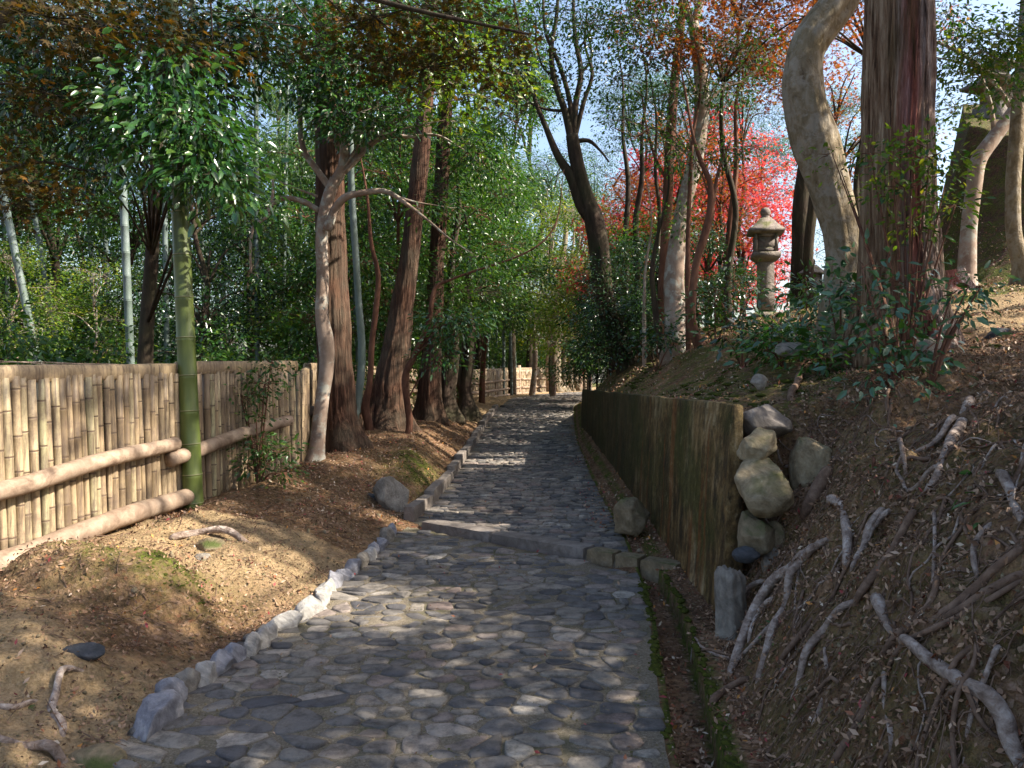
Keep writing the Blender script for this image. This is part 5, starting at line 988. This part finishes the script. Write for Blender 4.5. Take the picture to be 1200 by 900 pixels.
# ------------------------------------------------------------------ shrubs built to the photograph
def shrub(name, label, cl, Y, base, n, size, mat, seed, shape='leaf', droop=.2, group=None, cat='shrub', extra=None, per=6, stems=True):
    """cl: (u, v, Y, ru, rv) clusters; base: (u, Y) of the foot"""
    bx = X(base[0], base[1]); bz = Hs(bx, base[1]); org = np.array([bx, base[1], bz]); rt = thing(name, label, cat, org, group); tw = MB(); cb = MB(); cs = []
    for (u, v, y, ru, rv) in cl:
        c = P(u, v, y)-org; cs.append((c, (ru/F*y, ru/F*y*.8, rv/F*y), ru*rv)); mid = c*.5+np.array([0, 0, .04]); tube(tw, [(0, 0, -.05), mid, c], [.012, .008, .004], 5, 10)
    clusters_leaves(cb, tw, cs, n, size, shape, seed, droop, per, hollow=.1); tw.build('stems', M['bark_brown'], rt); cb.build('leaves', M[mat], rt, smooth=False)
    if extra:
        cb = MB(); clusters_leaves(cb, None, cs[:extra[2]], extra[1], size, shape, seed+1, droop, per, hollow=.1); cb.build('pale_leaves', M[extra[0]], rt, smooth=False)
    return rt
shrub('shrub', 'small shrub with dark green leaves before the fence right of the green bamboo', [(290, 545, 7.2, 24, 14), (325, 530, 7.2, 26, 16), (300, 520, 7.2, 26, 12), (285, 465, 7.3, 30, 16), (310, 450, 7.3, 26, 16), (275, 435, 7.4, 24, 10), (318, 425, 7.4, 24, 12), (300, 485, 7.2, 16, 10), (330, 555, 7.1, 18, 12)], 7.2, (303, 7.2), 1500, .055, 'green', 201)
shrub('sapling', 'leafy sapling with yellow and green leaves climbing in front of the big cedar', [(1070, 165, 5.4, 28, 16), (1090, 185, 5.4, 32, 18), (1045, 190, 5.4, 24, 16), (1020, 180, 5.5, 22, 10), (1110, 205, 5.4, 24, 14), (1060, 220, 5.4, 30, 16), (1095, 235, 5.4, 26, 14), (1030, 230, 5.5, 22, 12), (1070, 265, 5.4, 26, 16), (1120, 240, 5.4, 26, 14), (975, 180, 6.2, 22, 12), (985, 200, 6.2, 18, 10)], 5.4, (1062, 5.3), 620, .06, 'green_yellow', 202, extra=('green', 420, 10))
shrub('shrub', 'shrub of large blue-green leaves at the foot of the big cedar', [(1010, 315, 5.2, 22, 14), (1055, 330, 5.1, 34, 20), (1030, 360, 5, 34, 20), (1075, 365, 5, 34, 20), (1050, 400, 4.9, 40, 22), (1010, 400, 5, 34, 18), (1085, 410, 4.9, 36, 18), (1060, 440, 4.7, 40, 20), (1020, 445, 4.7, 30, 16), (1095, 460, 4.6, 22, 14), (1030, 480, 4.6, 24, 10), (1000, 350, 5.2, 24, 14)], 5, (1048, 4.9), 640, .075, 'green_blue', 203, extra=('green', 160, 8))
shrub('shrub', 'thin branch of blue-green leaves reaching up beside the sandy path', [(1135, 335, 4.8, 18, 8), (1115, 345, 4.8, 20, 10), (1140, 350, 4.8, 14, 8), (1125, 370, 4.8, 14, 8), (1150, 335, 4.8, 16, 8)], 4.8, (1085, 4.7), 150, .075, 'green_blue', 204)
shrub('seedling', 'glossy green seedling sprouting at the right edge of the bank', [(1185, 590, 2.9, 22, 16), (1195, 610, 2.9, 18, 14), (1180, 620, 2.9, 14, 10)], 2.9, (1196, 2.95), 70, .07, 'green_gloss', 205)
shrub('seedling', 'tiny green seedling between the roots low on the bank', [(1078, 708, 3.0, 7, 10)], 3, (1078, 3.05), 26, .025, 'green', 206)
shrub('seedling', 'tiny green sprout on the pale forked roots', [(914, 738, 3.7, 6, 4)], 3.7, (914, 3.75), 12, .03, 'green', 207)
shrub('seedling', 'small sprout just above the thick white root', [(1024, 545, 4, 10, 4)], 4, (1024, 4.05), 16, .035, 'green', 208)
hs = [(770, 395, 9.8, 30, 'dark low shrub left of the pale forked trunk'), (838, 360, 8.8, 36, 'leafy shrub right of the S-curved sapling'), (870, 385, 7.6, 34, 'shrub with long drooping leaves below the lantern'), (905, 385, 7.4, 34, 'bright shrub directly under the stone lantern'),
      (940, 385, 6.6, 38, 'shrub with broad leaves between the lantern and the curving tree'), (965, 415, 5.9, 34, 'low shrub at the left foot of the big cedar'), (915, 405, 6.6, 22, 'small seedling cluster below the bright shrub'), (985, 340, 6.3, 24, 'leafy shoots in front of the curving trunk'), (945, 340, 8.4, 34, 'shrub right of the stone lantern base'), (860, 330, 10, 36, 'tall dark shrub left of the stone lantern'), (1120, 350, 6, 18, 'few leaves right of the big cedar')]
for i, (u, v, Y, s, lb) in enumerate(hs):
    if lb.startswith('few'): continue
    shrub('shrub', lb, [(u, v, Y, s, s*.42), (u-s*.6, v+s*.3, Y-.1, s*.6, s*.3), (u+s*.6, v+s*.25, Y+.1, s*.6, s*.3), (u, v-s*.45, Y, s*.5, s*.25)], Y, (u, Y), int(270 if Y < 9 else 560), .085 if Y < 9 else .07, ['green', 'green_gloss', 'green_dark', 'green_blue'][[2, 0, 2, 1, 3, 0, 1, 3, 0, 2][i]], 220+i, group='low shrubs on the slope above the wall')

# ------------------------------------------------------------------ stone lanterns and monument
def sq(mb, prof, rz=math.pi/4, sides=4, val=.5, rnd=.0):
    """stack of square rings: (half width, z)"""
    a = np.arange(sides)/sides*2*np.pi+rz; v = []; k = 1/math.cos(math.pi/sides)
    for (r, z) in prof: v += [(r*k*math.cos(t), r*k*math.sin(t), z) for t in a]
    q = []; n = len(prof)
    for i in range(n-1):
        for j in range(sides): q.append((i*sides+j, i*sides+(j+1) % sides, (i+1)*sides+(j+1) % sides, (i+1)*sides+j))
    b = len(v); v += [(0, 0, prof[0][1]), (0, 0, prof[-1][1])]; t = [(b, (j+1) % sides, j) for j in range(sides)]+[(b+1, (n-1)*sides+j, (n-1)*sides+(j+1) % sides) for j in range(sides)]
    mb.add(v, q, t, val)
def lantern(label, loc, s=1.0, rz=.2, name='stone_lantern'):
    rt = thing(name, label, 'stone lantern', loc, None, rz); rt.scale = (s, s, s)
    def part(n, prof, sides=4, par=rt, mat='lantern', smooth=False):
        mb = MB(); sq(mb, [(a*.9, b) for a, b in prof], sides=sides, rz=math.pi/sides); return mb.build(n, M[mat], par, smooth)
    part('base', [(.28, -.2), (.28, .08), (.24, .12), (.18, .14)])
    part('shaft', [(.155, .1), (.15, .5), (.145, .95), (.15, 1.0)])
    part('platform', [(.15, .98), (.2, 1.02), (.255, 1.06), (.26, 1.12), (.24, 1.14), (.2, 1.15)])
    # fire box: corner piers with window openings
    mb = MB(); w_, t = .19, .055
    for sx in (-1, 1):
        for sy in (-1, 1): box(mb, (sx*(w_-t/2)-t/2, sy*(w_-t/2)-t/2, 1.15), (sx*(w_-t/2)+t/2, sy*(w_-t/2)+t/2, 1.46))
    for (z0, z1) in ((1.152, 1.22), (1.4, 1.458)):
        for q in (-1, 1):
            box(mb, (-w_+t, q*(w_-.03)-.02, z0), (w_-t, q*(w_-.03)+.02, z1)); box(mb, (q*(w_-.03)-.02, -w_+t, z0), (q*(w_-.03)+.02, w_-t, z1))
    box(mb, (-.155, -.155, 1.152), (.155, .155, 1.455)); mb.build('fire_box', M['lantern'], rt, False)
    part('roof', [(.2, 1.45), (.315, 1.47), (.33, 1.505), (.27, 1.55), (.2, 1.615), (.14, 1.685), (.09, 1.735)])
    mb = MB(); v, f = ICO[3]; mb.add(v*np.array([.085, .085, .09])+np.array([0, 0, 1.83]), tris=f); tube(mb, [(0, 0, 1.72), (0, 0, 1.76), (0, 0, 1.78)], [.06, .075, .05], 12, sm=False); mb.build('finial', M['lantern'], rt)
    return rt
lx, ly = X(897, 13), 13.0; zt = EYE-(243-V0)/F*13; lantern('tall weathered stone lantern with a ball finial against the red maples', (lx, ly, zt-1.92), 1.0, -.24)
lx, ly = X(952, 13.6), 13.6; rt = lantern('small squat stone lantern half hidden in leaves right of the tall one', (lx, ly, EYE-(303-V0)/F*13.6-1.92*.62), .62, .5)
lx, ly = X(1167, 14.3), 14.3; rt = thing('stone_monument', 'large tiered stone monument with a slab roof high on the slope at the top right', 'monument', (lx, ly, Hs(lx, ly)+.1), None, .35); rt.scale = (.52, .52, .6)
for n, prof in (('base', [(.55, -1.2), (.52, .15), (.46, .2)]), ('body', [(.36, .19), (.36, .62), (.42, .66)]), ('roof', [(.5, .655), (.78, .74), (.8, .84), (.62, .95), (.42, 1.02)]), ('upper_body', [(.3, 1.01), (.3, 1.3)]), ('upper_roof', [(.5, 1.29), (.62, 1.34), (.6, 1.42), (.3, 1.55), (.12, 1.6)])):
    mb = MB(); sq(mb, prof); mb.build(n, M['lantern'], rt, False)
# stump by the hill tree
mb = MB(); o_ = P(1112, 322, 9.9); o_[2] = Hs(o_[0], o_[1]); tube(mb, [(0, 0, -.1), (0, 0, .1), (-.03, 0, .32)], [.34, .26, .2], 40, 20, disp=trunk_disp(5, 5, .15, (0, .3, .4, 5)))
o = mb.build('tree_stump', M['bark_cedar_old']); o.location = o_.tolist(); tag(o, 'weathered reddish tree stump on the moss beside the hill tree', 'stump')
mb = MB(); tube(mb, [(0, 0, -.1), (.02, 0, .22)], [.16, .12], 30, 12, disp=trunk_disp(8, 5, .15, (0, .3, .4, 5))); o = mb.build('tree_stump', M['bark_cedar_old']); q_ = P(1127, 322, 10.2); q_[2] = Hs(q_[0], q_[1]); o.location = q_.tolist(); tag(o, 'smaller stump touching the right side of the weathered reddish stump', 'stump')
# dark post; its sunlit top is put in as a pale-coloured cap
rt = thing('post', 'dark square post with its sunlit top coloured in as a pale cap below the leaning tree', 'post', (X(720, 14.6), 14.6, Hs(X(720, 14.6), 14.6)), None)
zc = EYE-(394-V0)/F*14.6-rt.location[2]; mb = MB(); box(mb, (-.1, -.1, -.2), (.1, .1, zc)); mb.build('shaft', M['bark_dark'], rt, False); mb = MB(); box(mb, (-.13, -.13, zc+.002), (.13, .13, zc+.04)); mb.build('cap', M['log'], rt, False)

# ------------------------------------------------------------------ litter, pebbles, rootlets
def scatter(n, x0, x1, y0, y1, seed, dens):
    rs = R(seed); y = y0+(y1-y0)*rs.rand(n)**1.4; x = x0+(x1-x0)*rs.rand(n); z = H(x, y); Xc, _ = cols_at(y); k = dens(x, y, Xc, rs); return x[k], y[k], z[k], rs
def sl(x, y):
    e = .03; gx = (H(x+e, y)-H(x-e, y))/(2*e); gy = (H(x, y+e)-H(x, y-e))/(2*e); n = np.stack([-gx, -gy, np.ones(len(x))], 1); return n/np.linalg.norm(n, axis=1)[:, None]
def m_litter():
    t = NT('fallen leaves'); r = t.attr('rnd')
    col = t.ramp(r, [(0, (0.11, 0.06, 0.035)), (.25, (0.23, 0.135, 0.08)), (.5, (0.33, 0.21, 0.13)), (.72, (0.42, 0.29, 0.2)), (.8, (0.52, 0.42, 0.31)), (.84, (0.26, 0.1, 0.05)), (.92, (0.3, 0.06, 0.06)), (.96, (0.45, 0.2, 0.05)), (1, (0.1, 0.12, 0.03))], 'CONSTANT')
    return t.fin(col, .65, spec=.3)
M['litter'] = m_litter()
def notpath(x, y, Xc, rs):
    inp = (x > Xc[:, 6]-.02) & (x < Xc[:, 7]+.02); edge = np.minimum(x-Xc[:, 6], Xc[:, 7]-x); sunny = (x < Xc[:, 6]) & (y < 5.2)
    return (~inp | (rs.rand(len(x)) < np.where(y > 7, np.where(Xc[:, 7]-x < .25, .35, .03), .012))) & (rs.rand(len(x)) < np.where(sunny, .3, 1)*np.clip(.45+1.3*fbm(np.stack([x*1.8, y*1.8, x*0], 1), 61, 3), .08, 1))
x, y, z, rs = scatter(200000, -4.6, 7.5, 1.6, 15, 1, notpath); inp = None
N = sl(x, y); ax = rs.normal(size=N.shape); nr = N+rs.normal(size=N.shape)*.5; mb = MB(); keep_ = None; sz = rs.uniform(.012, .042, len(x))
Xc, _ = cols_at(y); onp = (x > Xc[:, 6]) & (x < Xc[:, 7]); vals = np.where(onp, rs.choice([.5, .8, .9, .94], len(x)), rs.rand(len(x)))
for (bx0, bx1, by0, by1, nn, sd_) in ((.95, 3.6, 1.7, 5.4, 60000, 71), (-4.2, -1.1, 2.2, 6.6, 36000, 72)):
    x2, y2, z2, r2 = scatter(nn, bx0, bx1, by0, by1, sd_, lambda x, y, Xc, rs: ~((x > Xc[:, 6]-.02) & (x < Xc[:, 12]-.1)) & (rs.rand(len(x)) < np.clip(.5+1.4*fbm(np.stack([x*2.5, y*2.5, x*0+3], 1), 62, 3), .1, 1))); N2 = sl(x2, y2)
    add_leaves(mb, np.stack([x2, y2, z2], 1)+N2*r2.uniform(.002, .02, len(x2))[:, None], r2.normal(size=N2.shape), N2+r2.normal(size=N2.shape)*.7, r2.uniform(.008, .03, len(x2)), 'diamond', r2, r2.rand(len(x2))*.72)
add_leaves(mb, np.stack([x, y, z], 1)+N*.012+np.where(onp, .012, 0)[:, None]*np.array([0, 0, 1]), ax, nr, sz, 'diamond', rs, vals); o = mb.build('fallen_leaves', M['litter'], smooth=False); tag(o, 'brown and tan leaf litter with a few red maple leaves covering the banks', 'leaf litter', kind='stuff')
x, y, z, rs = scatter(14000, -4.6, 6, 1.7, 11, 2, lambda x, y, Xc, rs: ~((x > Xc[:, 6]-.02) & (x < Xc[:, 7]+.02)))
mb = MB(); v, f = ICO[1]; s = rs.uniform(.003, .011, (len(x), 1, 1))*rs.uniform(.5, 1.3, (len(x), 1, 3)); big = rs.rand(len(x)) < .02; s[big] *= 2.5
vv = v[None]*s*(1+rs.uniform(-.25, .25, (len(x), len(v), 1)))+np.stack([x, y, z+.004], 1)[:, None]; ff = (f[None]+(np.arange(len(x))*len(v))[:, None, None]).reshape(-1, 3); mb.add(vv.reshape(-1, 3), tris=ff)
rs = R(31); n_ = 5000; y = 2.6+4.6*rs.rand(n_)**1.3; x = pathL(y)+(pathR(y)-pathL(y))*rs.rand(n_); k = y < kerb_y(x)-.15; x, y = x[k], y[k]; s = rs.uniform(.002, .007, (len(x), 1, 1))*rs.uniform(.6, 1.3, (len(x), 1, 3))
vv = v[None]*s+np.stack([x, y, pz(x, y)+.004], 1)[:, None]; ff = (f[None]+(np.arange(len(x))*len(v))[:, None, None]).reshape(-1, 3); mb.add(vv.reshape(-1, 3), tris=ff)
o = mb.build('pebbles', M['rock_moss'], smooth=False); tag(o, 'small pebbles and clods strewn over the dirt banks', 'pebbles', kind='stuff')
# fine rootlets and twigs on the right bank
rs = R(9); mb = MB(); cnt = 0
for i in range(620):
    y = rs.uniform(1.7, 5.0); Xc, _ = cols_at(y); x = rs.uniform(Xc[0, 12]+.02, Xc[0, 16]+.15); n = rs.randint(4, 7); L = rs.uniform(.05, .3); d = np.array([-1, rs.uniform(-.8, .8)])*(1 if rs.rand() < .75 else -1); d /= np.linalg.norm(d); xs = x+d[0]*L*.6*np.linspace(0, 1, n)+rs.normal(size=n)*.012; ys = y+d[1]*L*np.linspace(0, 1, n)+rs.normal(size=n)*.012
    zs = H(xs, ys)+.008+.03*rs.rand()*np.sin(np.linspace(0, np.pi, n)); r = rs.uniform(.001, .0035); tube(mb, np.stack([xs, ys, zs], 1), np.linspace(r, r*.5, n), 4, n*2, cap=False)
mb2 = MB(); mb1 = mb
for i in range(150):
    mb = mb1 if i % 5 else mb2
    y = rs.uniform(1.6, 4.9); Xc, _ = cols_at(y); x = rs.uniform(Xc[0, 13]-.05, Xc[0, 16]+.3); n = 12; L = rs.uniform(.2, .9); a0 = math.pi+rs.normal()*1.1; xs, ys = [x], [y]
    for k in range(n-1): a0 += rs.normal()*.42; xs.append(xs[-1]+math.cos(a0)*L/n*.8); ys.append(ys[-1]+math.sin(a0)*L/n)
    xs, ys = np.array(xs), np.array(ys); r = rs.choice([.003, .004, .006, .009, .013]); zs = H(xs, ys)+r*.7+.02*rs.rand()*np.sin(np.linspace(0, 3*np.pi, n)); zs[0] -= .04; zs[-1] -= .03
    tube(mb, np.stack([xs, ys, zs], 1), np.linspace(r, r*.45, n), 6, n*2, cap=False)
o = mb2.build('pale_rootlets', M['root']); tag(o, 'paler bare rootlets among the brown ones on the right bank', 'rootlets', kind='stuff'); mb = mb1
o = mb.build('rootlets', M['root_brown'], smooth=True); tag(o, 'tangle of fine rootlets and twigs hanging on the right bank', 'rootlets', kind='stuff')
rs = R(10); mb = MB()
for i in range(900):
    y = 2+10*rs.rand()**1.3; x = rs.uniform(-3.4, -1.2) if rs.rand() < .5 else rs.uniform(1.6, 5); n = 4; L = rs.uniform(.05, .25); a = rs.rand()*6.28; xs = x+math.cos(a)*L*np.linspace(0, 1, n)+rs.normal(size=n)*.008; ys = y+math.sin(a)*L*np.linspace(0, 1, n)
    Xc, _ = cols_at(y)
    if Xc[0, 6]-.1 < x < Xc[0, 13]+.2: continue
    tube(mb, np.stack([xs, ys, H(xs, ys)+.012], 1), [.003, .003, .002, .0015], 4, 5, cap=False)
o = mb.build('fallen_twigs', M['root_brown']); tag(o, 'thin fallen twigs scattered over the leaf litter', 'twigs', kind='stuff')
# moss cushions: strip along the drain and on the near lump
def m_moss():
    t = NT('moss'); n = t.noise(35, detail=4); return t.fin(t.ramp(n, [(.3, (0.022, 0.028, 0.006)), (.6, (0.055, 0.062, 0.01)), (.8, (0.12, 0.13, 0.02))]), .95, t.bump(n, .6, .01), .1)
M['moss'] = m_moss()
rs = R(11); mb = MB(); v, f = ICO[2]
pp = []
for i in range(330): y = rs.uniform(2.6, 5.6); Xc, _ = cols_at(y); pp.append((Xc[0, 7]+rs.normal()*.012+.01, y, .004, rs.uniform(.006, .022), .5)) if vnoise(np.array([y*4, 0, 0]), 9) > -.3 else None
for i in range(90): y = rs.uniform(2.6, 5.6); Xc, _ = cols_at(y); pp.append((Xc[0, 11]+rs.normal()*.01+.01, y, .03, rs.uniform(.01, .025), .5))
for i in range(900):
    x = rs.uniform(1.5, 3.6); y = rs.uniform(5.3, 12)
    if vnoise(np.array([x*1.6, y*1.1, 0]), 4) > .1: pp.append((x, y, Hs(x, y)-.004, rs.uniform(.02, .06), .32))
for i in range(260): a, b = rs.rand()*6.28, rs.rand()**.5; x, y = -2.15+.35*b*math.cos(a), 4.72+.22*b*math.sin(a); pp.append((x, y, Hs(x, y)-.006, rs.uniform(.006, .016), .3))
for i in range(260): a, b = rs.rand()*6.28, rs.rand()**.5; x, y = -1.12+.22*b*math.cos(a), 8.9+.6*b*math.sin(a); pp.append((x, y, Hs(x, y)-.006, rs.uniform(.008, .02), .3))
for (x, y, z, s, k) in pp: mb.add(v*np.array([s, s*1.2, s*k])*(1+.25*vnoise(v*3+x*10, 3))[:, None]+np.array([x, y, z]), tris=f)
o = mb.build('moss', M['moss']); tag(o, 'bright green moss cushions along the drain edge and on the banks', 'moss', kind='stuff')
